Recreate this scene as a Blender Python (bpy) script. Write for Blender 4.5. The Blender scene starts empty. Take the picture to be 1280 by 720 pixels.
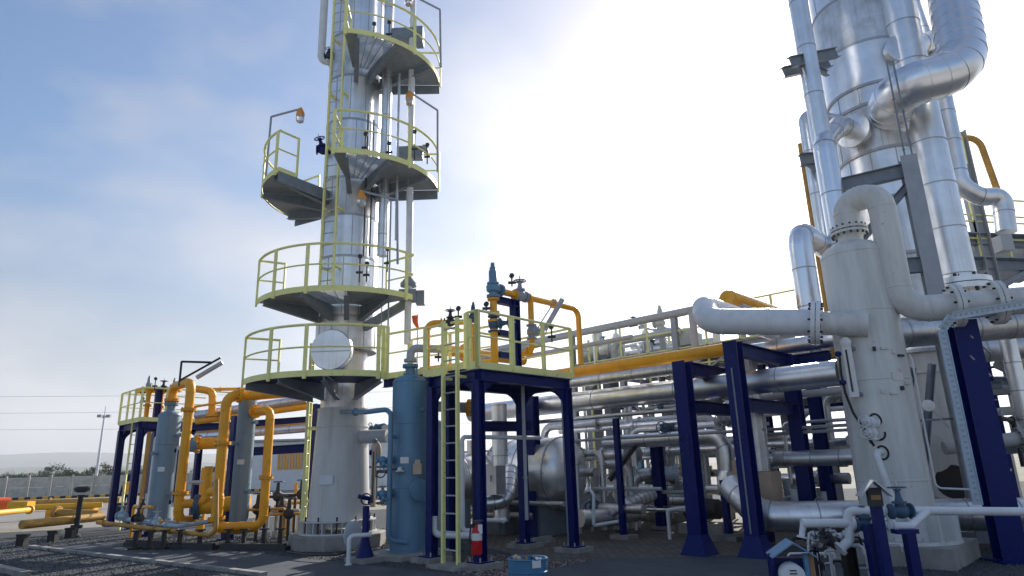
import bpy, math, random
from mathutils import Vector, Matrix
random.seed(7)
R = math.radians
V = Vector
scene = bpy.context.scene
COL = scene.collection

# ------------------------------------------------------------------ camera
FPX, CAMH = 812.0, 1.65
_c = (640.0, 360.0)
_up = V((556 - 640, -2600 - 360, FPX)).normalized()          # world up seen in camera axes (x right, y down, z forward)
_fw = V((0, 0, 1)); _fwd = (_fw - _up * _fw.dot(_up)).normalized()
_rt = _fwd.cross(_up)
if _rt.x < 0: _rt = -_rt
cam_d = bpy.data.cameras.new('camera'); cam = bpy.data.objects.new('camera', cam_d); COL.objects.link(cam)
cam_d.sensor_width = 36; cam_d.lens = FPX / 1280 * 36; cam_d.clip_start = .1; cam_d.clip_end = 20000
cx = V((_rt.x, _fwd.x, _up.x)); cy = -V((_rt.y, _fwd.y, _up.y)); cz = -V((_rt.z, _fwd.z, _up.z))
cam.matrix_world = Matrix(((cx.x, cy.x, cz.x, 0), (cx.y, cy.y, cz.y, 0), (cx.z, cy.z, cz.z, CAMH), (0, 0, 0, 1)))
scene.camera = cam

# ------------------------------------------------------------------ sky, sun, exposure
SUN_EL, SUN_AZ = 26.0, 24.0; CLOUD_LOC = (4.11, 2.13, .99); VEIL = -.2           # degrees; azimuth clockwise from +Y
world = bpy.data.worlds.new('World'); scene.world = world; world.use_nodes = True
wn, wl = world.node_tree.nodes, world.node_tree.links
wn.clear()
wo = wn.new('ShaderNodeOutputWorld'); bg = wn.new('ShaderNodeBackground'); sky = wn.new('ShaderNodeTexSky')
sky.sky_type = 'NISHITA'; sky.sun_disc = False; sky.sun_elevation = R(SUN_EL); sky.sun_rotation = R(SUN_AZ)
sky.air_density = 1.0; sky.dust_density = 1.6; sky.ozone_density = 2.2; sky.altitude = 50
tc = wn.new('ShaderNodeTexCoord'); sep = wn.new('ShaderNodeSeparateXYZ'); wl.new(tc.outputs['Generated'], sep.inputs['Vector'])
# thin haze: the sky loses its colour towards the horizon, the same all round
hz = wn.new('ShaderNodeMapRange'); hz.interpolation_type = 'SMOOTHSTEP'
hz.inputs['From Min'].default_value = .44; hz.inputs['From Max'].default_value = .02; hz.inputs['To Min'].default_value = .0; hz.inputs['To Max'].default_value = .86
wl.new(sep.outputs['Z'], hz.inputs['Value'])
b0 = wn.new('ShaderNodeRGBToBW'); wl.new(sky.outputs['Color'], b0.inputs['Color'])     # thin high veil: evens out the glow round the sun
pw = wn.new('ShaderNodeMath'); pw.operation = 'POWER'; pw.inputs[1].default_value = VEIL; wl.new(b0.outputs['Val'], pw.inputs[0])
sk2 = wn.new('ShaderNodeMixRGB'); sk2.blend_type = 'MULTIPLY'; sk2.inputs['Fac'].default_value = 1; wl.new(sky.outputs['Color'], sk2.inputs['Color1']); wl.new(pw.outputs['Value'], sk2.inputs['Color2'])
bw = wn.new('ShaderNodeRGBToBW'); wl.new(sk2.outputs['Color'], bw.inputs['Color'])
tint = wn.new('ShaderNodeMixRGB'); tint.blend_type = 'MULTIPLY'; tint.inputs['Fac'].default_value = 1; tint.inputs['Color2'].default_value = (.87, .895, .97, 1); wl.new(bw.outputs['Val'], tint.inputs['Color1'])
hm = wn.new('ShaderNodeMixRGB'); wl.new(hz.outputs['Result'], hm.inputs['Fac']); sat = wn.new('ShaderNodeHueSaturation'); sat.inputs['Saturation'].default_value = 1.12; wl.new(sk2.outputs['Color'], sat.inputs['Color']); wl.new(sat.outputs['Color'], hm.inputs['Color1']); wl.new(tint.outputs['Color'], hm.inputs['Color2'])
# soft broken cloud
mp = wn.new('ShaderNodeMapping'); mp.inputs['Scale'].default_value = (1.5, 1.5, 2.6); mp.inputs['Location'].default_value = CLOUD_LOC
nz = wn.new('ShaderNodeTexNoise'); nz.inputs['Scale'].default_value = 2.1; nz.inputs['Detail'].default_value = 7; nz.inputs['Roughness'].default_value = .45
rp = wn.new('ShaderNodeValToRGB'); rp.color_ramp.elements[0].position = .47; rp.color_ramp.elements[1].position = .72
rp.color_ramp.elements[1].color = (.75, .75, .75, 1)
cl = wn.new('ShaderNodeMixRGB'); cl.blend_type = 'ADD'; cl.inputs['Fac'].default_value = 1; cl.inputs['Color2'].default_value = (1.7, 1.62, 1.6, 1); wl.new(tint.outputs['Color'], cl.inputs['Color1'])
mx = wn.new('ShaderNodeMixRGB'); wl.new(cl.outputs['Color'], mx.inputs['Color2'])
wl.new(tc.outputs['Generated'], mp.inputs['Vector']); wl.new(mp.outputs['Vector'], nz.inputs['Vector'])
wl.new(nz.outputs['Fac'], rp.inputs['Fac']); wl.new(rp.outputs['Color'], mx.inputs['Fac'])
wl.new(hm.outputs['Color'], mx.inputs['Color1']); wl.new(mx.outputs['Color'], bg.inputs['Color'])
bg.inputs['Strength'].default_value = .142
wl.new(bg.outputs['Background'], wo.inputs['Surface'])
sun_d = bpy.data.lights.new('sun', 'SUN'); sun = bpy.data.objects.new('sun', sun_d); COL.objects.link(sun)
sun_d.energy = 5.0; sun_d.angle = R(.6); sun_d.color = (1, .94, .86)
_s = V((math.sin(R(SUN_AZ)) * math.cos(R(SUN_EL)), math.cos(R(SUN_AZ)) * math.cos(R(SUN_EL)), math.sin(R(SUN_EL))))
sun.rotation_euler = _s.to_track_quat('Z', 'Y').to_euler(); sun.location = (0, 0, 40)
scene.view_settings.view_transform = 'Standard'; scene.view_settings.look = 'None'
scene.view_settings.exposure = 0.45; scene.view_settings.gamma = 1; scene.view_settings.use_curve_mapping = False
scene.render.engine = 'CYCLES'
scene.cycles.max_bounces = 6; scene.cycles.volume_bounces = 0; scene.cycles.use_denoising = True

# ------------------------------------------------------------------ measuring helpers (photograph -> place)
def ray(px, py):
    d = V((px - _c[0], py - _c[1], FPX)); return V((d.dot(_rt), d.dot(_fwd), d.dot(_up)))
def G(px, py, z=0.0):
    d = ray(px, py); return d * ((z - CAMH) / d.z) + V((0, 0, CAMH))
def A(px, py, F):
    d = ray(px, py); return d * (F / d.y) + V((0, 0, CAMH))
def zp(p, py):                                                # height on the upright through p that is seen at row py
    a = p[0] * _rt.y + p[1] * _fwd.y; b = p[0] * _rt.z + p[1] * _fwd.z; k = (py - _c[1]) / FPX
    h = (k * b - a) / (_up.y - k * _up.z); return h + CAMH
def at(p, z): return V((p[0], p[1], z))
DU = V((-math.sin(R(46)), math.cos(R(46)), 0))                # plant axis that recedes to the left
DV = V((math.cos(R(46)), math.sin(R(46)), 0))                 # plant axis that recedes to the right
Z = V((0, 0, 1))
def pol(c, r, a, z): return V((c[0] + r * math.cos(R(a)), c[1] + r * math.sin(R(a)), z))

# ------------------------------------------------------------------ materials
M = {}
def mat(name, col, rough=.5, metal=0.0, var=.25, scale=2.5, bump=.0, bscale=30, dirt=None, dirtamt=.5, streak=False, rvar=.12, rust=.0, grime=.0):
    m = bpy.data.materials.new(name); m.use_nodes = True; n, l = m.node_tree.nodes, m.node_tree.links
    b = n['Principled BSDF']; b.inputs['Metallic'].default_value = metal
    t = n.new('ShaderNodeTexCoord'); mpn = n.new('ShaderNodeMapping')
    if streak: mpn.inputs['Scale'].default_value = (3.0, 3.0, .45)
    l.new(t.outputs['Object'], mpn.inputs['Vector'])
    no = n.new('ShaderNodeTexNoise'); no.inputs['Scale'].default_value = scale; no.inputs['Detail'].default_value = 6; no.inputs['Roughness'].default_value = .62
    l.new(mpn.outputs['Vector'], no.inputs['Vector'])
    ra = n.new('ShaderNodeValToRGB'); e = ra.color_ramp.elements
    d = dirt or tuple(c * (1 - var) for c in col)
    e[0].position = .30; e[0].color = (*[col[i] * (1 - dirtamt) + d[i] * dirtamt for i in range(3)], 1)
    e[1].position = .62; e[1].color = (*col, 1)
    l.new(no.outputs['Fac'], ra.inputs['Fac']); colout = ra.outputs['Color']
    if grime:        # rain streaks: noise stretched down the surface
        gm = n.new('ShaderNodeMapping'); gm.inputs['Scale'].default_value = (9, 9, .35); l.new(t.outputs['Object'], gm.inputs['Vector'])
        gn = n.new('ShaderNodeTexNoise'); gn.inputs['Scale'].default_value = 1.6; gn.inputs['Detail'].default_value = 5; l.new(gm.outputs['Vector'], gn.inputs['Vector'])
        gr = n.new('ShaderNodeValToRGB'); gr.color_ramp.elements[0].position = .52; gr.color_ramp.elements[1].position = .74; gr.color_ramp.elements[1].color = (grime, grime, grime, 1); l.new(gn.outputs['Fac'], gr.inputs['Fac'])
        gx = n.new('ShaderNodeMixRGB'); gx.inputs['Color2'].default_value = (*[c * .45 + .02 for c in col], 1); l.new(gr.outputs['Color'], gx.inputs['Fac']); l.new(colout, gx.inputs['Color1']); colout = gx.outputs['Color']
    if rust:         # chips and rust specks
        rn = n.new('ShaderNodeTexNoise'); rn.inputs['Scale'].default_value = 11; rn.inputs['Detail'].default_value = 9; rn.inputs['Roughness'].default_value = .7; l.new(t.outputs['Object'], rn.inputs['Vector'])
        rr = n.new('ShaderNodeValToRGB'); rr.color_ramp.elements[0].position = .66 - rust * .06; rr.color_ramp.elements[1].position = .72 - rust * .06; rr.color_ramp.elements[1].color = (.8, .8, .8, 1); l.new(rn.outputs['Fac'], rr.inputs['Fac'])
        rx = n.new('ShaderNodeMixRGB'); rx.inputs['Color2'].default_value = (.13, .06, .03, 1); l.new(rr.outputs['Color'], rx.inputs['Fac']); l.new(colout, rx.inputs['Color1']); colout = rx.outputs['Color']
    l.new(colout, b.inputs['Base Color'])
    mr = n.new('ShaderNodeMapRange'); mr.inputs['To Min'].default_value = max(.05, rough - rvar); mr.inputs['To Max'].default_value = min(1, rough + rvar)
    n2 = n.new('ShaderNodeTexNoise'); n2.inputs['Scale'].default_value = scale * 3.1; n2.inputs['Detail'].default_value = 4
    l.new(t.outputs['Object'], n2.inputs['Vector']); l.new(n2.outputs['Fac'], mr.inputs['Value']); l.new(mr.outputs['Result'], b.inputs['Roughness'])
    if bump:
        n3 = n.new('ShaderNodeTexNoise'); n3.inputs['Scale'].default_value = bscale; n3.inputs['Detail'].default_value = 3
        bp = n.new('ShaderNodeBump'); bp.inputs['Strength'].default_value = bump; bp.inputs['Distance'].default_value = .02
        l.new(t.outputs['Object'], n3.inputs['Vector']); l.new(n3.outputs['Fac'], bp.inputs['Height']); l.new(bp.outputs['Normal'], b.inputs['Normal'])
    M[name] = m; return m
mat('rail_yellow', (.92, .90, .36), .5, var=.3, scale=6, dirt=(.74, .72, .32), dirtamt=.6, rust=.6)
mat('amber', (.95, .44, .008), .34, var=.3, scale=3, dirt=(.62, .26, .02), dirtamt=.55, bump=.05, rust=.6, grime=.25)
mat('amber_worn', (.62, .33, .06), .6, var=.3, scale=4, dirt=(.30, .18, .05), dirtamt=.8)
mat('navy', (.0015, .011, .13), .42, var=.4, scale=3, dirt=(.002, .010, .10), dirtamt=.6, bump=.04, rust=.2)
mat('slate_grey', (.19, .29, .37), .45, var=.3, scale=1.4, dirt=(.14, .215, .275), dirtamt=.7, streak=True, bump=.03, bscale=8, rust=.35, grime=.5)
mat('slate_blue', (.13, .28, .41), .42, var=.3, scale=1.4, dirt=(.095, .20, .29), dirtamt=.7, streak=True, bump=.03, bscale=8, rust=.35, grime=.5)
mat('valve_blue', (.05, .11, .19), .5, var=.4, scale=8)
mat('light_blue', (.46, .58, .68), .45, var=.3, scale=5)
mat('vessel_grey', (.68, .69, .665), .45, var=.2, scale=1.3, dirt=(.50, .51, .49), dirtamt=.9, streak=True, bump=.03, bscale=6, rust=.2, grime=.2)
mat('skirt_grey', (.68, .68, .67), .5, var=.2, scale=1.2, dirt=(.56, .55, .52), dirtamt=.9, streak=True, bump=.04, bscale=8, rust=.25, grime=.28)
mat('pipe_white', (.76, .79, .82), .4, var=.2, scale=4, dirt=(.58, .60, .62), dirtamt=.6)
mat('pipe_grey', (.48, .50, .51), .5, var=.3, scale=4)
mat('steel_grey', (.22, .26, .31), .5, var=.3, scale=4, dirt=(.14, .165, .195), dirtamt=.7)
mat('steel_mid', (.36, .39, .43), .55, var=.3, scale=4)
mat('galv', (.58, .60, .62), .42, metal=.85, var=.3, scale=7)
mat('alu', (.86, .885, .92), .38, metal=1.0, var=.15, scale=1.7, bump=.045, bscale=2.2, dirt=(.70, .70, .69), dirtamt=.9, rvar=.09, grime=.28)
mat('alu_dull', (.74, .75, .77), .45, metal=1.0, var=.3, scale=2.2, bump=.05, bscale=3, dirt=(.46, .45, .43), dirtamt=.9, rvar=.08, grime=.45)
mat('alu_bright', (.88, .90, .93), .31, metal=1.0, var=.12, scale=2, bump=.12, bscale=3.5, rvar=.06)
mat('seam', (.46, .47, .49), .45, metal=.8, var=.3, scale=9)
mat('dark_iron', (.035, .038, .045), .55, var=.4, scale=9)
mat('black', (.012, .012, .014), .5, var=.3, scale=9)
mat('bolt', (.05, .05, .055), .45, metal=.6, var=.3, scale=20)
mat('concrete', (.34, .33, .31), .9, var=.35, scale=3, bump=.35, bscale=25, dirt=(.20, .195, .18), dirtamt=.9)
mat('beige', (.52, .40, .30), .7, var=.25, scale=3, bump=.15, bscale=9)
mat('wrap', (.62, .47, .33), .8, var=.25, scale=8, bump=.4, bscale=14)
mat('red', (.62, .012, .015), .35, var=.25, scale=8)
mat('orange_red', (.85, .13, .02), .5, var=.2, scale=4)
mat('white', (.78, .78, .77), .5, var=.12, scale=6)
mat('barrel_blue', (.05, .22, .40), .45, var=.35, scale=6, dirt=(.04, .12, .2), dirtamt=.7, rust=.9)
mat('roof_blue', (.12, .30, .50), .4, var=.2, scale=6)
mat('wood', (.36, .20, .09), .7, var=.4, scale=9)
mat('hard_yellow', (.85, .45, .02), .45, var=.25, scale=6)
mat('amber_lamp', (.80, .33, .04), .4, var=.2, scale=9)
mat('wall_panel', (.62, .60, .55), .9, var=.3, scale=2.6, bump=.5, bscale=12, dirt=(.42, .40, .36), dirtamt=.8)
mat('hill', (.07, .10, .07), 1.0, var=.4, scale=.004, dirt=(.14, .14, .10), dirtamt=.8)
mat('leaf', (.055, .085, .03), .7, var=.45, scale=.8, dirt=(.03, .05, .02), dirtamt=.9)
mat('bark', (.10, .075, .05), .9, var=.4, scale=5)
mat('stone', (.115, .125, .135), .9, var=.5, scale=14, dirt=(.06, .067, .076), dirtamt=1)
mat('stone_pink', (.34, .25, .21), .9, var=.4, scale=10)
mat('rubber', (.02, .02, .02), .8, var=.3, scale=9)
mat('tinted', (.02, .025, .03), .12, var=.1, scale=3)
mat('deck_grey', (.34, .38, .42), .5, metal=.25, var=.3, scale=5, dirt=(.24, .27, .30), dirtamt=.8, bump=.2, bscale=40)
m = bpy.data.materials.new('lamp_glass'); m.use_nodes = True; b = m.node_tree.nodes['Principled BSDF']
b.inputs['Base Color'].default_value = (.85, .88, .9, 1); b.inputs['Roughness'].default_value = .08; b.inputs['Transmission Weight'].default_value = .7; M['lamp_glass'] = m
def ground_mat(name, c0, c1, c2, s1, s2, bump, bdist=.03, rough=.95):
    m = bpy.data.materials.new(name); m.use_nodes = True; n, l = m.node_tree.nodes, m.node_tree.links; b = n['Principled BSDF']
    t = n.new('ShaderNodeTexCoord'); v = n.new('ShaderNodeTexVoronoi'); v.inputs['Scale'].default_value = s1
    o = n.new('ShaderNodeTexNoise'); o.inputs['Scale'].default_value = s2; o.inputs['Detail'].default_value = 8; o.inputs['Roughness'].default_value = .65
    l.new(t.outputs['Object'], v.inputs['Vector']); l.new(t.outputs['Object'], o.inputs['Vector'])
    r1 = n.new('ShaderNodeValToRGB'); r1.color_ramp.elements[0].color = (*c0, 1); r1.color_ramp.elements[1].color = (*c1, 1)
    l.new(v.outputs['Color'], r1.inputs['Fac'])
    r2 = n.new('ShaderNodeValToRGB'); r2.color_ramp.elements[0].position = .38; r2.color_ramp.elements[1].position = .68
    r2.color_ramp.elements[1].color = (.75, .75, .75, 1)
    l.new(o.outputs['Fac'], r2.inputs['Fac'])
    x = n.new('ShaderNodeMixRGB'); x.inputs['Color2'].default_value = (*c2, 1); l.new(r2.outputs['Color'], x.inputs['Fac']); l.new(r1.outputs['Color'], x.inputs['Color1'])
    l.new(x.outputs['Color'], b.inputs['Base Color']); b.inputs['Roughness'].default_value = rough; b.inputs['Specular IOR Level'].default_value = .25
    bp = n.new('ShaderNodeBump'); bp.inputs['Strength'].default_value = bump; bp.inputs['Distance'].default_value = bdist
    l.new(v.outputs['Distance'], bp.inputs['Height']); l.new(bp.outputs['Normal'], b.inputs['Normal'])
    M[name] = m
ground_mat('gravel', (.045, .051, .06), (.12, .128, .138), (.06, .067, .062), 26, 1.1, .9, .03)
ground_mat('earth', (.26, .24, .19), (.34, .31, .25), (.16, .17, .10), 3, .05, .3, .03)
ground_mat('bounce_ground', (.40, .385, .36), (.46, .44, .41), (.33, .32, .30), 9, .25, .15, .01)
ground_mat('yard', (.27, .26, .235), (.31, .295, .27), (.21, .20, .185), 9, .25, .15, .01)
ground_mat('slab', (.085, .095, .11), (.105, .118, .135), (.055, .063, .073), 40, 1.3, .12, .01, .8)
m = bpy.data.materials.new('paver'); m.use_nodes = True; n, l = m.node_tree.nodes, m.node_tree.links; b = n['Principled BSDF']
t = n.new('ShaderNodeTexCoord'); mpn = n.new('ShaderNodeMapping'); mpn.inputs['Rotation'].default_value = (0, 0, R(-44)); bt = n.new('ShaderNodeTexBrick')
bt.inputs['Scale'].default_value = 1; bt.inputs['Brick Width'].default_value = .24; bt.inputs['Row Height'].default_value = .12; bt.inputs['Mortar Size'].default_value = .012
bt.inputs['Color1'].default_value = (.17, .15, .125, 1); bt.inputs['Color2'].default_value = (.235, .21, .175, 1); bt.inputs['Mortar'].default_value = (.06, .055, .05, 1)
no = n.new('ShaderNodeTexNoise'); no.inputs['Scale'].default_value = .9; no.inputs['Detail'].default_value = 6
x = n.new('ShaderNodeMixRGB'); x.blend_type = 'MULTIPLY'; x.inputs['Fac'].default_value = .6
l.new(t.outputs['Object'], mpn.inputs['Vector']); l.new(mpn.outputs['Vector'], bt.inputs['Vector']); l.new(t.outputs['Object'], no.inputs['Vector'])
l.new(bt.outputs['Color'], x.inputs['Color1']); l.new(no.outputs['Fac'], x.inputs['Color2']); l.new(x.outputs['Color'], b.inputs['Base Color']); b.inputs['Roughness'].default_value = .9
bp = n.new('ShaderNodeBump'); bp.inputs['Strength'].default_value = .6; bp.inputs['Distance'].default_value = .01; bp.invert = True
l.new(bt.outputs['Fac'], bp.inputs['Height']); l.new(bp.outputs['Normal'], b.inputs['Normal']); M['paver'] = m

M['navy'].node_tree.nodes['Principled BSDF'].inputs['Specular IOR Level'].default_value = .25
# ------------------------------------------------------------------ mesh builder
def frame(d, up=None):
    d = d.normalized(); up = up or Z
    if abs(d.dot(up)) > .98: up = V((1, 0, 0)) if abs(d.x) < .9 else V((0, 1, 0))
    s = d.cross(up).normalized(); return s, s.cross(d).normalized(), d          # side, up, along
class MB:
    def __init__(s): s.v = []; s.f = []
    def add(s, vs, fs):
        k = len(s.v); s.v += [V(p) for p in vs]; s.f += [[i + k for i in q] for q in fs]; return s
    def box(s, c, sx, sy, sz, ax=None, ay=None):                                  # centre, sizes along ax, ay, z
        ax = ax or V((1, 0, 0)); ay = ay or V((-ax.y, ax.x, 0)); az = ax.cross(ay); c = V(c)
        vs = [c + ax * (i * sx / 2) + ay * (j * sy / 2) + az * (k * sz / 2) for k in (-1, 1) for j in (-1, 1) for i in (-1, 1)]
        return s.add(vs, [[0, 2, 3, 1], [4, 5, 7, 6], [0, 1, 5, 4], [2, 6, 7, 3], [0, 4, 6, 2], [1, 3, 7, 5]])
    def bar(s, a, b, w, h, up=None):
        a, b = V(a), V(b); sd, u, d = frame(b - a, up)
        return s.prof(a, b, [(-w / 2, -h / 2), (w / 2, -h / 2), (w / 2, h / 2), (-w / 2, h / 2)], up)
    def prof(s, a, b, pts, up=None, scale2=1.0):
        a, b = V(a), V(b); sd, u, d = frame(b - a, up); n = len(pts)
        vs = [a + sd * p[0] + u * p[1] for p in pts] + [b + sd * p[0] * scale2 + u * p[1] * scale2 for p in pts]
        return s.add(vs, [[i, (i + 1) % n, n + (i + 1) % n, n + i] for i in range(n)] + [list(range(n))[::-1], list(range(n, 2 * n))])
    def hbeam(s, a, b, w, h, t=.014, up=None):                                    # H section: flanges across 'up'
        a, b = V(a), V(b); sd, u, d = frame(b - a, up)
        for k in (-1, 1):
            o = u * (k * (h / 2 - t / 2)); s.prof(a + o, b + o, [(-w / 2, -t / 2), (w / 2, -t / 2), (w / 2, t / 2), (-w / 2, t / 2)], up)
        return s.prof(a, b, [(-t / 2, -h / 2 + t), (t / 2, -h / 2 + t), (t / 2, h / 2 - t), (-t / 2, h / 2 - t)], up)
    def sweep(s, path, r, n=14, caps=True):
        rs = r if isinstance(r, (list, tuple)) else [r] * len(path)
        m = len(path); tang = [((path[min(i + 1, m - 1)] - path[max(i - 1, 0)])).normalized() for i in range(m)]
        sd, u, _ = frame(tang[0]); vs = []
        for i in range(m):
            t = tang[i]; sd = (sd - t * sd.dot(t)).normalized(); u = t.cross(sd)
            vs += [path[i] + (sd * math.cos(2 * math.pi * k / n) + u * math.sin(2 * math.pi * k / n)) * rs[i] for k in range(n)]
        fs = [[i * n + k, i * n + (k + 1) % n, (i + 1) * n + (k + 1) % n, (i + 1) * n + k] for i in range(m - 1) for k in range(n)]
        if caps: fs += [list(range(n))[::-1], list(range((m - 1) * n, m * n))]
        return s.add(vs, fs)
    def tube(s, pts, r, fil=None, n=14, caps=True):
        return s.sweep(fillet(pts, fil if fil is not None else r * 2.6), r, n, caps)
    def lathe(s, o, prof, n=28, axis=None, rib=None):                             # prof: (radius, height along axis)
        o = V(o); sd, u, d = frame(axis or Z); vs = []
        for r, h in prof:
            for k in range(n):
                a = 2 * math.pi * k / n; q = r * (1 + (rib if rib and k % 2 else 0)); vs.append(o + d * h + (sd * math.cos(a) + u * math.sin(a)) * q)
        m = len(prof); fs = [[i * n + k, i * n + (k + 1) % n, (i + 1) * n + (k + 1) % n, (i + 1) * n + k] for i in range(m - 1) for k in range(n)]
        return s.add(vs, fs + [list(range(n))[::-1], list(range((m - 1) * n, m * n))])
    def cyl(s, a, b, r, n=14, r2=None):
        return s.sweep([V(a), V(b)], [r, r2 if r2 is not None else r], n)
    def torus(s, c, axis, R0, r, n=22, k=6):
        sd, u, d = frame(axis); c = V(c); vs = []
        for i in range(n):
            a = 2 * math.pi * i / n; e = sd * math.cos(a) + u * math.sin(a)
            vs += [c + e * (R0 + r * math.cos(2 * math.pi * j / k)) + d * (r * math.sin(2 * math.pi * j / k)) for j in range(k)]
        return s.add(vs, [[i * k + j, i * k + (j + 1) % k, ((i + 1) % n) * k + (j + 1) % k, ((i + 1) % n) * k + j] for i in range(n) for j in range(k)])
    def sector(s, c, r0, r1, a0, a1, z0, z1, n=None):
        n = n or max(2, int(abs(a1 - a0) / 5)); vs = []
        for i in range(n + 1):
            a = a0 + (a1 - a0) * i / n
            vs += [pol(c, r0, a, z0), pol(c, r1, a, z0), pol(c, r1, a, z1), pol(c, r0, a, z1)]
        fs = [[i * 4 + j, i * 4 + (j + 1) % 4, i * 4 + 4 + (j + 1) % 4, i * 4 + 4 + j] for i in range(n) for j in range(4)]
        return s.add(vs, fs + [[3, 2, 1, 0], [n * 4, n * 4 + 1, n * 4 + 2, n * 4 + 3]])
    def poly(s, pts, z0, z1):                                                     # upright prism from an outline
        n = len(pts); vs = [V((p[0], p[1], z0)) for p in pts] + [V((p[0], p[1], z1)) for p in pts]
        return s.add(vs, [[i, (i + 1) % n, n + (i + 1) % n, n + i] for i in range(n)] + [list(range(n))[::-1], list(range(n, 2 * n))])
    def plate(s, pts, th):                                                        # flat outline in space with thickness
        pts = [V(p) for p in pts]; nrm = (pts[1] - pts[0]).cross(pts[2] - pts[0]).normalized() * (th / 2); n = len(pts)
        return s.add([p - nrm for p in pts] + [p + nrm for p in pts], [[i, (i + 1) % n, n + (i + 1) % n, n + i] for i in range(n)] + [list(range(n))[::-1], list(range(n, 2 * n))])
    def build(s, name, m, parent=None, smooth=True, base=None):
        root = parent
        while root is not None and root.parent is not None: root = root.parent
        if root is not None: off = root.location.copy()
        elif base is not None: off = V(base)
        else:
            n = len(s.v); off = V((sum(p.x for p in s.v) / n, sum(p.y for p in s.v) / n, min(p.z for p in s.v)))
        me = bpy.data.meshes.new(name); me.from_pydata([(p - off)[:] for p in s.v], [], s.f); me.materials.append(M[m])
        import bmesh
        bm = bmesh.new(); bm.from_mesh(me); bmesh.ops.recalc_face_normals(bm, faces=bm.faces); bm.to_mesh(me); bm.free()
        if smooth:
            me.polygons.foreach_set('use_smooth', [True] * len(me.polygons)); me.set_sharp_from_angle(angle=R(38))
        me.update(); o = bpy.data.objects.new(name, me); COL.objects.link(o)
        if parent is not None: o.parent = parent
        else: o.location = off
        return o
def fillet(pts, rad, steps=6):
    pts = [V(p) for p in pts]
    if len(pts) < 3: return pts
    out = [pts[0]]
    for i in range(1, len(pts) - 1):
        a, b, c = pts[i - 1], pts[i], pts[i + 1]; u, v = (a - b), (c - b); lu, lv = u.length, v.length; u.normalize(); v.normalize()
        ang = u.angle(v)
        if ang > R(176): out.append(b); continue
        t = min(rad / math.tan(ang / 2), lu * .49, lv * .49); r = t * math.tan(ang / 2)
        cen = b + (u + v).normalized() * (r / math.sin(ang / 2)); p0, p1 = b + u * t - cen, b + v * t - cen
        tot = p0.angle(p1); k = max(3, int(steps * tot / (math.pi / 2) + .5))
        for j in range(k + 1):
            f = j / k; out.append(cen + (p0 * math.sin((1 - f) * tot) + p1 * math.sin(f * tot)) / math.sin(tot))
    out.append(pts[-1]); return out

def tag(o, label, cat, group=None, kind=None):
    o['label'] = label; o['category'] = cat
    if group: o['group'] = group
    if kind: o['kind'] = kind
    return o
def T(name, label, cat, base, group=None):
    o = bpy.data.objects.new(name, None); COL.objects.link(o); o.location = V(base); o.empty_display_size = .2
    return tag(o, label, cat, group)
def struct(name, mb, m):
    o = mb.build(name, m, smooth=False); o['kind'] = 'structure'; return o
def P(mb, name, m, parent, label=None, smooth=True, stuff=False):
    o = mb.build(name, m, parent, smooth)
    if label: o['label'] = label
    if stuff: o['kind'] = 'stuff'
    return o
def along(path, step, start=None):
    out = []; acc = start if start is not None else step * .5; pos = 0.0
    for a, b in zip(path, path[1:]):
        L = (b - a).length
        while acc <= pos + L and L > 1e-6:
            f = (acc - pos) / L; out.append((a + (b - a) * f, (b - a).normalized())); acc += step
        pos += L
    return out
def flange(mb, p, d, r, th=None):
    th = th or r * .32; d = d.normalized(); mb.lathe(V(p) - d * th, [(r * .98, 0), (r * 1.62, .001), (r * 1.62, th * .92), (r * 1.3, th * .94), (r * 1.3, th * 1.06), (r * 1.62, th * 1.08), (r * 1.62, th * 2), (r * .98, th * 2.001)], 18, d)
def bolts(mb, p, d, r, n=10, L=None):
    sd, u, d = frame(d); L = L or r * .5
    for k in range(n):
        a = 2 * math.pi * k / n; q = V(p) + (sd * math.cos(a) + u * math.sin(a)) * r * 1.42; mb.cyl(q - d * L, q + d * L, r * .085, 6)
def bend_ends(pts, rad):
    pts = [V(p) for p in pts]; out = []
    for a, b, c in zip(pts, pts[1:], pts[2:]):
        u, v = a - b, c - b; lu, lv = u.length, v.length; u.normalize(); v.normalize(); ang = u.angle(v)
        if ang < R(176): t = min(rad / math.tan(ang / 2), lu * .49, lv * .49); out += [(b + u * t, u), (b + v * t, v)]
    return out
def pipe(label, m, pts, r, fil=None, name='pipe', cat='pipe', fl=(), seams=None, group=None, n=14, seam_m='seam', flm=None, seam_w=.012):
    path = fillet(pts, fil if fil is not None else r * 2.6)
    welds = bend_ends(pts, fil if fil is not None else r * 2.6) if (r >= .09 and not seams) else []
    if not fl and not seams and not welds:
        return tag(MB().sweep(path, r, n).build(name, m), label, cat, group)
    lo = min(path, key=lambda p: p.z)
    root = T(name, label, cat, lo - V((0, 0, r)), group)
    P(MB().sweep(path, r, n), 'pipe_run', m, root)
    if seams:
        sm = MB()
        for q, d in along(path, seams): sm.cyl(q - d * seam_w, q + d * seam_w, r * 1.018 + .002, n)
        P(sm, 'jacket_seams', seam_m, root, stuff=True)
    if welds:
        wb_ = MB()
        for q, d in welds: wb_.lathe(q - d * .016, [(r * .99, 0), (r + .006, .006), (r + .008, .016), (r + .006, .026), (r * .99, .032)], n, d)
        P(wb_, 'weld_beads', m, root, stuff=True)
    tot = sum((b - a).length for a, b in zip(path, path[1:]))
    for f in fl:
        q, d = (along(path, 1e9, max(1e-4, f * tot * .9999)) or [(path[-1], (path[-1] - path[-2]).normalized())])[0]
        b = MB(); flange(b, q, d, r); fo = P(b, 'flange', flm or m, root)
        if r > .06: b = MB(); bolts(b, q, d, r, 10); P(b, 'bolts', 'bolt', fo, stuff=True)
    return root
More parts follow.
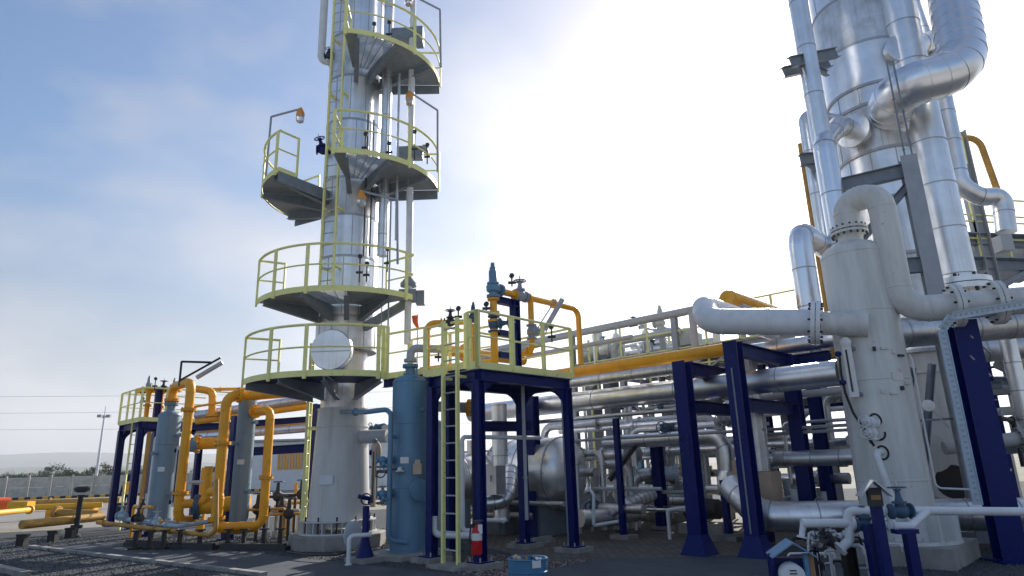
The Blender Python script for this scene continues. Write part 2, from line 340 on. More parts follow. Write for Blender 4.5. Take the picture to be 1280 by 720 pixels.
def valve(label, p, axis, r, m='valve_blue', up=None, wheel=True, group=None, name='gate_valve', cat='valve', wm=None, tall=1.0):
    p = V(p); axis = axis.normalized(); up = (up or Z).normalized(); root = T(name, label, cat, p - V((0, 0, r * 1.7)), group)
    P(MB().lathe(p - axis * r * 1.9, [(r * .9, 0), (r * 1.0, r * .4), (r * 1.45, r * 1.3), (r * 1.55, r * 1.9), (r * 1.45, r * 2.5), (r * 1.0, r * 3.4), (r * .9, r * 3.8)], 14, axis), 'body', m, root)
    for k in (-1, 1):
        b = MB(); flange(b, p + axis * r * 2.05 * k, axis, r, r * .22); P(b, 'flange', m, root)
    P(MB().lathe(p, [(r * 1.1, r * .6), (r * 1.0, r * 1.5), (r * 1.5, r * 1.55), (r * 1.5, r * 2.0), (r * .9, r * 2.05), (r * .65, r * 2.9), (r * .5, r * 3.8 * tall), (r * .8, r * 3.85 * tall), (r * .8, r * 4.1 * tall)], 14, up), 'bonnet', m, root)
    if wheel:
        h = r * 4.4 * tall; c = p + up * h; P(MB().cyl(p + up * r * 3.6, p + up * (h + r * 1.6), r * .16, 8), 'stem', 'galv', root)
        b = MB(); b.torus(c, up, r * 1.75, r * .17, 20, 6); sd, u, _ = frame(up)
        for k in range(3): e = sd * math.cos(k * math.pi / 3) + u * math.sin(k * math.pi / 3); b.cyl(c - e * r * 1.72, c + e * r * 1.72, r * .11, 6)
        b.cyl(c - up * r * .2, c + up * r * .2, r * .35, 10); P(b, 'handwheel', wm or m, root)
    return root
def relief_valve(label, p, r, side, m='valve_blue', group=None):
    p = V(p); root = T('relief_valve', label, 'valve', p, group)
    b = MB(); flange(b, p + Z * r * .3, Z, r); P(b, 'flange', m, root)
    P(MB().lathe(p, [(r, 0), (r, r * 1.2), (r * 1.6, r * 1.6), (r * 1.7, r * 2.8), (r * 1.3, r * 3.2), (r * 1.5, r * 3.3), (r * 1.5, r * 3.7), (r * 1.05, r * 3.8)], 16), 'body', m, root)
    P(MB().lathe(p, [(r * 1.05, r * 3.7), (r * 1.0, r * 6.6), (r * .8, r * 6.9), (r * .8, r * 7.5), (r * .55, r * 7.6), (r * .5, r * 8.6), (r * .25, r * 8.8)], 16), 'spring_bonnet', m, root)
    P(MB().cyl(p + Z * r * 2.2 + side * r * .8, p + Z * r * 2.2 + side * r * 2.3, r * .9, 14), 'outlet', m, root)
    b = MB(); flange(b, p + Z * r * 2.2 + side * r * 2.4, side, r * .95); P(b, 'flange', m, root)
    return root
def footing(label, c, w, d, h, ax=DU, group=None, m='concrete'):
    b = MB(); b.box((c[0], c[1], h / 2 - .15), w, d, h + .3, ax, DV if ax is DU else None)
    return tag(b.build('concrete_footing', m, smooth=False), label, 'footing', group)
def lamp(label, pts, group='lamps on bent poles'):
    root = T('lamp_post', label, 'lamp', pts[0], group)
    P(MB().tube(pts, .028, .03, 8), 'pole', 'steel_mid', root); e = V(pts[-1])
    P(MB().lathe(e - Z * .03, [(.04, .05), (.06, 0), (.10, -.08), (.11, -.16), (.10, -.18)], 14), 'lamp_housing', 'amber_lamp', root)
    P(MB().lathe(e - Z * .20, [(.095, 0), (.11, -.08), (.09, -.17), (.03, -.21)], 14), 'globe', 'lamp_glass', root)
    return root

# ================================================================== THE SETTING
def sheet(name, m, pts, z): 
    b = MB(); b.add([V((p[0], p[1], z)) for p in pts], [list(range(len(pts)))]); return struct(name, b, m)
def gp(*pp): return [G(x, y) for x, y in pp]
b = MB(); n = 40
b.add([(-6000, -1500, 0), (6000, -1500, 0), (6000, 6500, 0), (-6000, 6500, 0)], [[0, 1, 2, 3]]); struct('ground', b, 'earth')
sheet('yard', 'yard', [(-70, 26, 0), (-14.5, 24, 0), (-9, 34, 0), (30, 60, 0), (30, 66, 0), (-70, 50, 0)], .004)
plant = [(-19, 21.5), (-12, 25), (-4, 31), (40, 42), (60, 10), (40, 4.5), (-40, 4.5), (-40, 8)]
sheet('bounce_ground', 'bounce_ground', [(-70, -45, 0), (70, -45, 0), (70, 4.6, 0), (-70, 4.6, 0)], .004)  # unseen pale ground behind the camera, added to bounce sunlight onto the plant
sheet('gravel_bed', 'gravel', plant, .008)
path_pts = [G(178, 676.5), G(518, 713.5), G(640, 726), G(640, 760), G(330, 720.5), G(35, 685)]
sheet('concrete_path', 'slab', path_pts, .012)
sheet('brick_pavement', 'paver', [G(600, 684), G(690, 703), G(760, 699), G(1010, 694), G(1010, 640), G(820, 632), G(560, 655)], .012)
sheet('concrete_apron', 'slab', [G(640, 723.5), G(752, 698.5), G(1030, 696.5), G(1300, 760), G(900, 900), G(600, 800)], .016)
b = MB()
e0, e1 = G(38, 685.2), G(331, 721)
kb = []
for k in range(14):
    p0 = e0 + (e1 - e0) * (k / 14); p1 = e0 + (e1 - e0) * ((k + .97) / 14)
    kb.append((p0, p1))
kerb = T('path_kerb', 'low concrete kerb of short blocks edging the path above the foreground gravel', 'kerb', e0)
for p0, p1 in kb: P(MB().bar(p0 + Z * .02, p1 + Z * .02, .12, .10), 'kerb_block', 'concrete', kerb, smooth=False)
kerb2 = T('path_kerb', 'concrete kerb at the bottom left corner of the picture', 'kerb', G(-30, 707))
for k in range(4):
    p0 = G(-40, 705) + (G(32, 722) - G(-40, 705)) * (k / 4); p1 = G(-40, 705) + (G(32, 722) - G(-40, 705)) * ((k + .97) / 4)
    P(MB().bar(p0 + Z * .03, p1 + Z * .03, .15, .14), 'kerb_block', 'concrete', kerb2, smooth=False)
# loose stones
def inpoly(x, y, pts):
    c = False; j = len(pts) - 1
    for i in range(len(pts)):
        if (pts[i][1] > y) != (pts[j][1] > y) and x < (pts[j][0] - pts[i][0]) * (y - pts[i][1]) / (pts[j][1] - pts[i][1]) + pts[i][0]: c = not c
        j = i
    return c
def stones(name, label, m, test, count, box, smin, smax, seed):
    rnd = random.Random(seed); b = MB(); k = 0; tries = 0
    while k < count and tries < count * 12:
        tries += 1
        x = rnd.uniform(box[0], box[1]); y = rnd.uniform(box[2], box[3])
        if not test(x, y): continue
        s = rnd.uniform(smin, smax) * rnd.uniform(.6, 1); a = rnd.uniform(0, 6.28); h = s * rnd.uniform(.5, .9)
        vs = [V((x + math.cos(a + i * 2.094) * s * rnd.uniform(.7, 1.2), y + math.sin(a + i * 2.094) * s * rnd.uniform(.7, 1.2), .008)) for i in range(3)]
        vs += [V((x + math.cos(a + 1 + i * 2.094) * s * rnd.uniform(.4, .8), y + math.sin(a + 1 + i * 2.094) * s * rnd.uniform(.4, .8), .008 + h)) for i in range(3)]
        b.add(vs, [[3, 4, 5], [0, 1, 3], [1, 4, 3], [1, 2, 4], [2, 5, 4], [2, 0, 5], [0, 3, 5]]); k += 1
    o = b.build(name, m, smooth=False); o['kind'] = 'stuff'; o['label'] = label; o['category'] = 'gravel'
pave = [G(600, 684), G(690, 703), G(760, 699), G(1010, 694), G(1010, 640), G(820, 632), G(560, 655)]
apron = [G(640, 723.5), G(752, 698.5), G(1030, 696.5), G(1300, 760), G(900, 900), G(600, 800)]
free = lambda x, y: not inpoly(x, y, path_pts) and not inpoly(x, y, pave) and not inpoly(x, y, apron) and inpoly(x, y, plant)
stones('gravel_stones', 'dark crushed stone strewn over the gravel beds', 'stone', free, 22000, (-14, 9, 9.5, 20), .010, .032, 1)
stones('pink_gravel', 'pinkish loose stones beside the blue barrel', 'stone_pink', lambda x, y: free(x, y), 900, (-1.0, 1.6, 10.2, 13.4), .015, .04, 2)
# weeds in the gravel
rnd = random.Random(31); b = MB()
for i in range(420):
    x, y = rnd.uniform(-13, 2), rnd.uniform(9.3, 19)
    if not free(x, y): continue
    for k in range(rnd.randint(3, 9)):
        a = rnd.uniform(0, 6.28); hh = rnd.uniform(.03, .12); q = V((x + rnd.gauss(0, .04), y + rnd.gauss(0, .04), .005)); d = V((math.cos(a), math.sin(a), 0))
        b.add([q - d.cross(Z) * .006, q + d.cross(Z) * .006, q + d * hh * .5 + Z * hh], [[0, 1, 2]])
o = b.build('weeds', 'leaf', smooth=False); o['kind'] = 'stuff'; o['label'] = 'sparse green weeds growing through the gravel'; o['category'] = 'weeds'
# hills, haze later
for nm, F0, pyc, amp, seed in (('hills', 2300, 588, 9, 3), ('hills', 4200, 576, 7, 8)):
    rnd = random.Random(seed); b = MB(); N = 90; ph = [rnd.uniform(0, 6) for _ in range(5)]
    vs = []
    for i in range(N + 1):
        px = -500 + 2400 * i / N
        d = ray(px, 0); azx = d.x / d.y
        x = azx * F0
        zt = zp(V((x, F0, 0)), pyc - .0285 * (px - 60)) + F0 / 812 * (amp * (.5 * math.sin(px * .006 + ph[0]) + .3 * math.sin(px * .013 + ph[1]) + .12 * math.sin(px * .041 + ph[2])) )
        if F0 > 3000 and px < 420: zt += F0 / 812 * 2
        vs += [V((x, F0 - 500, -5)), V((x * 1.02, F0 - 200, zt * .55)), V((x, F0, zt)), V((x * 1.05, F0 + 900, -5))]
    b.add(vs, [[i * 4 + j, i * 4 + 4 + j, i * 4 + 5 + j, i * 4 + 1 + j] for i in range(N) for j in range(3)])
    o = b.build(nm, 'hill'); o['kind'] = 'structure'

# perimeter wall of precast panels
wa, wb = G(-120, 628.5), G(420, 607)
wall = T('perimeter_wall', 'precast concrete panel wall running along the far side of the yard', 'wall', wa)
wd = (wb - wa).normalized(); wlen = (wb - wa).length; step = 1.75; k = 0
wn_ = V((-wd.y, wd.x, 0))
while k * step < wlen:
    p = wa + wd * (k * step); P(MB().box(p + Z * 1.02, .16, .34, 2.04, wd, wn_), 'post', 'wall_panel', wall, smooth=False)
    for j in range(2):
        P(MB().box(p + wd * (step / 2) + Z * (.47 + j * .95), step - .2, .08, .93, wd, wn_), 'panel', 'wall_panel', wall, smooth=False)
    k += 1
ka, kb2 = G(-120, 630.5), G(330, 613.5)
kerbw = T('painted_kerb', 'yellow and black painted kerb in front of the perimeter wall', 'kerb', ka)
kd = (kb2 - ka); nk = 64
for i in range(nk):
    P(MB().bar(ka + kd * (i / nk) + Z * .1, ka + kd * ((i + .98) / nk) + Z * .1, .25, .22), 'kerb_block', ('hard_yellow', 'black')[i % 2], kerbw, smooth=False)
# trees beyond the wall
def tree(label, p, h, w, seed, group='trees beyond the perimeter wall'):
    rnd = random.Random(seed); root = T('tree', label, 'tree', p, group); b = MB()
    b.sweep([p, p + V((.1 * w, 0, h * .3)), p + V((0, 0, h * .55))], [.16 * w / 3, .12 * w / 3, .05], 7)
    for i in range(6):
        a = rnd.uniform(0, 6.28); q = p + Z * h * rnd.uniform(.3, .5); b.sweep([q, q + V((math.cos(a) * w * .3, math.sin(a) * w * .3, h * .25))], [.07, .02], 5)
    P(b, 'trunk', 'bark', root); b = MB()
    cl = []
    for i in range(16):
        a = rnd.uniform(0, 6.28); rr = w * .5 * math.sqrt(rnd.random()); zz = h * (.42 + .5 * rnd.random() * (1 - .5 * (rr / (w * .5)) ** 2)); cl.append((p + V((math.cos(a) * rr, math.sin(a) * rr, zz)), w * rnd.uniform(.09, .2)))
    for c, s in cl:
        for i in range(55):
            d = V((rnd.gauss(0, 1), rnd.gauss(0, 1), rnd.gauss(0, .8))).normalized() * s * rnd.random() ** .4; q = c + d; e = rnd.uniform(.09, .2)
            u = V((rnd.gauss(0, 1), rnd.gauss(0, 1), rnd.gauss(0, 1))).normalized(); v = u.orthogonal().normalized()
            b.add([q - u * e, q + v * e * .6, q + u * e, q - v * e * .6], [[0, 1, 2, 3]])
    P(b, 'crown', 'leaf', root, smooth=False)
for i, (px, F, h, w, lab) in enumerate(((14, 150, 3.0, 6, 'low dark tree over the wall at the left edge of the picture'), (68, 140, 4.4, 7, 'broad round tree over the wall left of the light mast'),
        (83, 145, 3.7, 4, 'small tree over the wall beside the broad one, near the light mast'), (40, 160, 3.0, 8, 'flat shrubby tree over the wall left of the broad one'),
        (95, 150, 3.5, 4, 'thin low tree just left of the light mast'), (122, 135, 4.8, 6, 'pale open tree directly behind the light mast'), (140, 150, 3.4, 6, 'tree half hidden by the left blue frame leg'),
        (172, 150, 3.4, 7, 'tree seen between the legs of the left platform'), (262, 150, 3.8, 8, 'tree behind the lorries'))):
    d = ray(px, 600); tree(lab, V((d.x / d.y * F, F, 0)), h, w, 20 + i)
for i in range(12):
    px = -10 + i * 19; F = 190 + (i * 37) % 60; d = ray(px, 600); tree(('first', 'second', 'third', 'fourth', 'fifth', 'sixth', 'seventh', 'eighth', 'ninth', 'tenth', 'eleventh', 'last')[i] + ' from the left of the faint far trees behind the wall', V((d.x / d.y * F, F, 0)), 3.4 + (i * 13 % 5) * .35, 9, 60 + i, 'faint far trees behind the perimeter wall')
# floodlight mast
mp_ = G(117, 619); zt = zp(mp_, 519)
mast = T('light_mast', 'tall thin floodlight mast standing by the perimeter wall', 'light mast', mp_)
P(MB().cyl(mp_, at(mp_, zt), .16, 10, .08), 'pole', 'pipe_white', mast)
for k in range(3):
    a = k * 2.1; q = at(mp_, zt) + V((math.cos(a) * .45, math.sin(a) * .45, -.1))
    P(MB().box(q, .4, .3, .28), 'floodlight', 'steel_mid', mast, smooth=False); P(MB().cyl(at(mp_, zt - .2), q, .05, 6), 'arm', 'steel_mid', mast)
P(MB().cyl(at(mp_, zt), at(mp_, zt + .9), .03, 6), 'lightning_rod', 'steel_mid', mast)
# power lines
for i, (y0, y1) in enumerate(((505, 508), (527, 527), (545, 550))):
    a = A(-900, y0 - 20, 170); c = A(900, y1 - 30, 170); pts = [a + (c - a) * (k / 24) - Z * (3.0 * (1 - (k / 12 - 1) ** 2)) for k in range(25)]
    tag(MB().sweep(pts, .035, 5).build('power_line', 'steel_mid'), ('topmost', 'middle', 'lowest')[i] + ' of the thin overhead power lines across the left sky', 'cable', 'overhead power lines')
# lorries and shed behind the left vessels
def truck(label, p, yaw, group='lorries parked behind the left vessels', boxc='pipe_white'):
    ax = V((math.cos(yaw), math.sin(yaw), 0)); ay = V((-ax.y, ax.x, 0)); root = T('truck', label, 'truck', p, group)
    def pt(x, y, z): return p + ax * x + ay * y + Z * z
    b = MB(); prof = [(0, .7), (0, 1.6), (.25, 2.75), (2.0, 2.95), (2.0, .7)]
    for s in (-1.15, 1.15): b.v += [pt(x, s, z) for x, z in prof]
    b.f += [[0, 1, 2, 3, 4], [9, 8, 7, 6, 5]] + [[i, (i + 1) % 5, 5 + (i + 1) % 5, 5 + i] for i in range(5)]
    P(b, 'cab', 'white', root, smooth=False)
    P(MB().plate([pt(.0, -1.0, 1.65), pt(.0, 1.0, 1.65), pt(.215, 1.0, 2.6), pt(.215, -1.0, 2.6)], .06), 'windscreen', 'tinted', root, smooth=False)
    for s in (-1, 1):
        P(MB().plate([pt(.35, 1.16 * s, 1.7), pt(1.3, 1.16 * s, 1.7), pt(1.3, 1.16 * s, 2.45), pt(.5, 1.16 * s, 2.45)], .04), 'side_window', 'tinted', root, smooth=False)
        P(MB().box(pt(-.1, 1.35 * s, 2.1), .15, .2, .5, ax), 'mirror', 'black', root, smooth=False)
        P(MB().box(pt(-.03, .8 * s, .95), .08, .4, .2, ax), 'headlight', 'lamp_glass', root, smooth=False)
        for x in (.9, 4.6, 5.8, 7.0):
            w = P(MB().lathe(pt(x, s * .82, .5), [(.28, -.02), (.5, 0), (.52, .08), (.52, .24), (.5, .32), (.28, .33)], 18, ay * s), 'wheel', 'rubber', root); P(MB().cyl(pt(x, s * 1.12, .5), pt(x, s * 1.16, .5), .26, 12), 'rim', 'galv', w)
    P(MB().box(pt(-.04, 0, 1.25), .06, 1.5, .5, ax), 'grille', 'black', root, smooth=False); P(MB().box(pt(-.06, 0, .6), .2, 2.3, .3, ax), 'bumper', 'pipe_grey', root, smooth=False)
    P(MB().box(pt(4.7, 0, .85), 5.6, .9, .22, ax), 'chassis', 'black', root, smooth=False); P(MB().box(pt(5.0, 0, 2.3), 5.2, 2.4, 2.6, ax), 'cargo_box', boxc, root, smooth=False)
q = A(262, 608, 88); truck('white lorry with pale box body seen between the two left vessels', at(q, 0), R(70))
q = A(346, 604, 88); truck('white lorry seen right of the second left vessel under the tower platform', at(q, 0), R(70))
q = A(390, 560, 66); sh = T('shed', 'long low pale shed with orange slatted front behind the tower', 'building', at(q, 0))
P(MB().box(at(q, 2.3) + V((1, 2, 0)), 14, 4, 4.6), 'wall', 'pipe_white', sh, smooth=False); P(MB().box(at(q, 4.75) + V((1, 1.9, 0)), 14.6, 4.6, .2), 'roof', 'steel_mid', sh, smooth=False)
for k in range(26): P(MB().box(at(q, 3.1) + V((-3.2 + k * .28, -.08, 0)), .14, .1, 2.3), 'slat', 'amber', sh, smooth=False)

hb = MB().box((0, 2500, 89), 12200, 8200, 180); hz_ = hb.build('haze', 'white', smooth=False); hz_['kind'] = 'stuff'; hz_['label'] = 'pale distant haze over the whole yard and hills'
m = bpy.data.materials.new('haze_air'); m.use_nodes = True; n = m.node_tree.nodes; n.clear(); o_ = n.new('ShaderNodeOutputMaterial'); pv = n.new('ShaderNodeVolumePrincipled')
pv.inputs['Color'].default_value = (.86, .90, .96, 1); pv.inputs['Density'].default_value = 2.2e-4; pv.inputs['Anisotropy'].default_value = .3
m.node_tree.links.new(pv.outputs['Volume'], o_.inputs['Volume']); hz_.data.materials.clear(); hz_.data.materials.append(m)

# ================================================================== LEFT COLUMN
TA = G(422, 683); TA.z = 0
def zt(py): return zp(TA, py)
foot = T('concrete_footing', 'broad many sided concrete footing under the left column', 'footing', TA)
P(MB().lathe(TA, [(1.08, -.3), (1.08, .28), (1.05, .3)], 10), 'plinth', 'concrete', foot, smooth=False)
col = T('distillation_column', 'tall silver clad column with grey skirt and yellow railed platforms left of centre', 'column', TA + Z * .3)
z_sk = zt(512)
P(MB().lathe(TA, [(.70, .44), (.67, 1.2), (.585, z_sk - .12), (.58, z_sk)], 40), 'skirt', 'skirt_grey', col)
for zz, rr in ((z_sk - .42, .606), (z_sk, .58)): P(MB().lathe(at(TA, zz), [(rr - .01, -.02), (rr + .012, -.015), (rr + .012, .015), (rr - .01, .02)], 40), 'weld_band', 'skirt_grey', col)
b = MB(); b.lathe(TA, [(.68, .30), (.87, .301), (.87, .335), (.68, .336)], 40); br = P(b, 'base_ring', 'skirt_grey', col)
P(MB().lathe(TA, [(.67, .56), (.84, .561), (.84, .59), (.67, .591)], 40), 'chair_ring', 'skirt_grey', col)
for k in range(24):
    a = k * 15 + 5; d = V((math.cos(R(a)), math.sin(R(a)), 0)); P(MB().box(pol(TA, .755, a, .448), .17, .02, .22, d), 'gusset', 'skirt_grey', br, smooth=False)
b = MB()
for k in range(12): a = k * 30 + 12; b.cyl(pol(TA, .80, a, .3), pol(TA, .80, a, .68), .02, 6)
P(b, 'anchor_bolts', 'bolt', br, stuff=True)
# shell: drum-headed bare ring, then jacketed sections
z0 = z_sk; zs = [z0, zt(440), zt(402), zt(330), zt(280), zt(235), zt(165), zt(112), zt(60), zt(10), zt(-60)]
P(MB().lathe(TA, [(.53, z0), (.53, zs[1])], 48, rib=-.008), 'neck', 'alu_dull', col)
for i in range(1, len(zs) - 1):
    P(MB().lathe(TA, [(.73 - .001 * (i % 2), zs[i] + .004), (.73 - .001 * (i % 2), zs[i + 1] - .004)], 48), 'jacket_section', ('alu', 'alu_dull')[i % 3 == 1], col)
    P(MB().lathe(at(TA, zs[i]), [(.725, -.03), (.742, -.028), (.742, .028), (.725, .03)], 48), 'jacket_band', 'seam', col)
b = MB()
for i in range(1, len(zs) - 1):
    for a in (-150, -118, -86, -55, -20):
        a += (i % 2) * 14; b.box(pol(TA, .732, a, (zs[i] + zs[i + 1]) / 2), .012, .02, zs[i + 1] - zs[i] - .06, V((math.cos(R(a)), math.sin(R(a)), 0)))
P(b, 'vertical_seams', 'seam', col, stuff=True)
# skirt fittings
np_ = pol(TA, .665, -102, zt(599)); dn = V((math.cos(R(-102)), math.sin(R(-102)), 0)); P(MB().box(np_, .05, .32, .2, dn), 'nameplate', 'pipe_white', col, smooth=False)
nz_ = pol(TA, .7, -38, zt(548)); P(MB().tube([nz_, nz_ + V((.62, -.1, 0))], .15, n=16), 'nozzle', 'pipe_grey', col)
mh = pol(TA, 1.02, -92, zt(447)); dm = V((math.cos(R(-92)), math.sin(R(-92)), 0))
mw = P(MB().lathe(pol(TA, .6, -92, zt(447)), [(.36, 0), (.36, .3), (.44, .301), (.44, .36)], 30, dm), 'manway_neck', 'alu_dull', col)
P(MB().lathe(pol(TA, .97, -92, zt(447)), [(.46, 0), (.47, .01), (.47, .16), (.455, .18)], 36, dm), 'manway_cover', 'alu', col)
P(MB().box(pol(TA, 1.153, -92, zt(449)), .012, .9, .02, dm), 'cover_seam', 'seam', mw, smooth=False)

def arc(c, r, a0, a1, z, n=None):
    n = n or max(3, int(abs(a1 - a0) / 6)); return [pol(c, r, a0 + (a1 - a0) * i / n, z) for i in range(n + 1)]
def curved_platform(label, c, z, r0, r1, a0, a1, posts, brk, grate, ends=(1, 1), rail_to=None, under='deck_grey', fascia_ends=()):
    root = T('curved_platform', label, 'platform', at(pol(c, (r0 + r1) / 2, (a0 + a1) / 2, z - .4), z - .4), 'curved platforms on the left column')
    cuts = [a0] + [a for a in brk if a0 < a < a1] + [a1]
    for i, (p, q) in enumerate(zip(cuts, cuts[1:])):
        if i in grate:
            b = MB(); n = int((r1 - r0 - .1) / .055)
            for k in range(n): rr = r0 + .05 + k * .055; b.sector(c, rr, rr + .012, p + .6, q - .6, z - .03, z)
            m_ = max(2, int((q - p) / 6))
            for k in range(m_ + 1):
                a = p + .8 + (q - p - 1.6) * k / m_; d = V((math.cos(R(a)), math.sin(R(a)), 0)); b.box(pol(c, (r0 + r1) / 2, a, z - .015), r1 - r0 - .1, .012, .028, d)
            P(b, 'grating', 'galv', root, stuff=True)
        else: P(MB().sector(c, r0, r1 - .01, p + .25, q - .25, z - .012, z), 'deck_plate', under, root, smooth=False)
    P(MB().sector(c, r1, r1 + .014, a0, a1, z - .05, z + .08), 'toe_plate', 'rail_yellow', root)
    for a in brk:
        d = V((math.cos(R(a)), math.sin(R(a)), 0)); i, o = pol(c, r0 - .06, a, z - .02), pol(c, r1 - .02, a, z - .02)
        P(MB().plate([i, o, o - Z * .12, i - Z * .36], .02), 'bracket', 'steel_grey', root, smooth=False)
        P(MB().bar(o - Z * .13, i - Z * .37, .12, .014), 'bracket', 'steel_grey', root, smooth=False)
    for a in fascia_ends:
        i, o = pol(c, r0 - .06, a, z - .02), pol(c, r1, a, z - .02); P(MB().plate([i, o, o - Z * .25, i - Z * .3], .02), 'end_beam', 'steel_grey', root, smooth=False)
    P(MB().sweep(arc(c, r1 + .01, a0, a1, z + 1.05), .03, 8), 'top_rail', 'rail_yellow', root); P(MB().sweep(arc(c, r1 + .01, a0, a1, z + .57), .02, 8), 'mid_rail', 'rail_yellow', root)
    for a in posts:
        d = V((math.cos(R(a)), math.sin(R(a)), 0)); P(MB().box(pol(c, r1 + .03, a, z + .47), .04, .075, 1.14, d), 'post', 'rail_yellow', root, smooth=False)
    for a, on in zip((a0, a1), ends):
        if on:
            i = pol(c, r0 + on, a, z)
            for h, rr in ((1.03, .028), (.55, .02)): P(MB().cyl(i + Z * h, pol(c, r1, a, z + h), rr, 8), 'end_rail', 'rail_yellow', root)
            P(MB().bar(i, i + Z * 1.05, .06, .04), 'post', 'rail_yellow', root, smooth=False); P(MB().plate([i, pol(c, r1, a, z), pol(c, r1, a, z + .1), i + Z * .1], .012), 'toe_plate', 'rail_yellow', root, smooth=False)
    return root
ZP1, ZP2, ZP3, ZP4, ZP3b = 3.62, 5.5, 8.75, 11.93, 8.52
curved_platform('lowest curved platform on the left column, around the round manway cover', TA, ZP1, .80, 2.28, -150, -52, (-149, -118, -96, -53, -55.5, -58), (-146, -112, -86, -56), (), (.75, 0), under='navy')
curved_platform('curved platform second from the bottom of the left column', TA, ZP2, .80, 2.12, -150, -32, (-149, -124, -100, -38), (-138, -104, -76, -50), (2,), (.75, .5))
curved_platform('right hand curved platform of the upper pair on the left column', TA, ZP3, .80, 2.25, -88, 2, (-87, -40, 0), (-80, -54, -22), (1,), (.5, .4), fascia_ends=(2,))
curved_platform('topmost curved platform of the left column, cut by lamp and valves', TA, ZP4, .80, 2.28, -84, 4, (-83, -38, 2), (-76, -52, -20), (1,), (.5, .4), fascia_ends=(4,))
curved_platform('small curved platform jutting out on the left of the upper column', TA, ZP3b, .80, 2.2, -212, -126, (-210, -168, -128), (-205, -165, -132), (), (.5, .9), fascia_ends=(-126, -212))
# cage-less ladder on the column
def ladder(label, pa, pb, ztop, zbot, nrm=None, w=.02, rung='galv', mm='rail_yellow', group=None, step=.3, brackets=()):
    root = T('ladder', label, 'ladder', at((pa + pb) / 2, zbot), group)
    d = (pb - pa).normalized(); nn = V((-d.y, d.x, 0))
    for p in (pa, pb): P(MB().box(at(p, (ztop + zbot) / 2), .022 + w, .065, ztop - zbot, d, nn), 'stile', mm, root, smooth=False)
    k = 0; z = zbot + .22
    while z < ztop - .1: P(MB().cyl(at(pa, z), at(pb, z), .014, 6), 'rung', rung, root); z += step
    for q, zz in brackets:
        for p in (pa, pb): P(MB().bar(at(p, zz), at(p + q, zz), .07, .05), 'bracket', mm, root, smooth=False)
    return root
la, lb = pol(TA, 1.0, -117, 0), pol(TA, 1.0, -96, 0); inw = (TA - (la + lb) / 2); inw.z = 0; inw = inw.normalized() * .34
ladder('long yellow ladder up the front of the left column', la, lb, zt(-60), ZP2 + .01, brackets=[(inw, zz) for zz in (6.4, 7.9, 9.6, 11.1, 12.8, 14.2)], group='yellow ladders')
l2 = A(380, 600, 15.6); l2b = l2 + V((-.06, .42, 0))
ladder('yellow ladder seen edge on at the left of the grey skirt', at(l2, 0), at(l2b, 0), ZP1 + 1.05, .05, brackets=[(V((.32, .02, 0)), zz) for zz in (1.0, 2.65)], group='yellow ladders', w=.04)
# pipes that climb the column
def vpipe(label, m, px, py, F, y0, y1, r, seams=None, z0_=None, extra=(), **kw):
    q = A(px, py, F); za = zp(q, y0) if z0_ is None else z0_; return pipe(label, m, [at(q, za), at(q, zp(q, y1))], r, seams=seams, **kw)
q = A(485, 60, 15.2); pipe('silver riser pipe on the lit right flank of the left column', 'alu', [at(q, zp(q, 320)), at(q, zp(q, -60))], .13, seams=1.1)
q = A(411, 200, 16.0); pipe('pale riser pipe behind the left flank of the left column', 'pipe_white', [at(q, zp(q, 330)), at(q, zp(q, -60))], .085)
q = A(404, 30, 15.6); zc = zp(q, 77); e = pol(TA, .6, -165, zc)
pipe('pale grey pipe that bends into the left side of the column top', 'pipe_white', [at(q, zp(q, -60)), at(q, zc), at(e, zc)], .105, .2, fl=(.97,))
q = A(513, 200, 15.2); pipe('tall white vent pipe standing free right of the left column', 'pipe_white', [at(q, zp(q, 430)), at(q, zp(q, -60))], .085)
cp = T('pipe_clamp', 'grey box clamp holding the white vent pipe', 'clamp', at(q, zp(q, 385)))
P(MB().box(at(q, zp(q, 370)), .42, .3, .28), 'box', 'steel_grey', cp, smooth=False); P(MB().lathe(at(q, zp(q, 358)), [(.2, 0), (.2, .08), (.1, .2), (.09, .22)], 14), 'cap', 'steel_grey', cp)
P(MB().bar(at(q, zp(q, 378)), pol(TA, .7, -40, zp(TA, 415)), .12, .2), 'strut', 'steel_grey', cp, smooth=False); P(MB().box(at(q, zp(q, 372)) + V((.3, 0, -.02)), .2, .2, .34), 'bolt_pack', 'steel_grey', cp, smooth=False)
for lab, px, F, y0, y1, r, m_ in (('dark conduit up the middle of the left column, left of its twin', 457, 14.98, 320, 140, .02, 'dark_iron'), ('dark conduit up the middle of the left column, right of its twin', 464.5, 15.0, 320, 150, .02, 'dark_iron'), ('thin bare pipe below the topmost platform of the left column', 496, 14.9, 300, 92, .035, 'galv'),
                              ('thin cable run beside the lit riser of the left column', 481, 14.95, 420, 90, .012, 'steel_mid'), ('thin grey drop pipe right of the manway cover', 489, 14.6, 470, 250, .02, 'steel_mid')):
    q = A(px, 240, F); pipe(lab, m_, [at(q, zp(q, y0)), at(q, zp(q, y1))], r, n=8)
# lamps on the platforms
def lp(label, F, *pix):
    pts = [A(x, y, F) for x, y in pix]; lamp(label, pts)
lp('lamp on bent pole over the small left platform', 14.9, (331, 235), (339, 146), (376, 136))
lp('lamp on bent pole at the right end of the upper right platform', 15.0, (547, 215), (547, 138), (512, 115))
lp('lamp on bent pole at the topmost platform', 15.0, (551, 84), (550, 12), (511, -8))
lp('amber lamp on bent pole between the upper and middle platforms', 14.2, (497, 330), (497, 250), (452, 239))
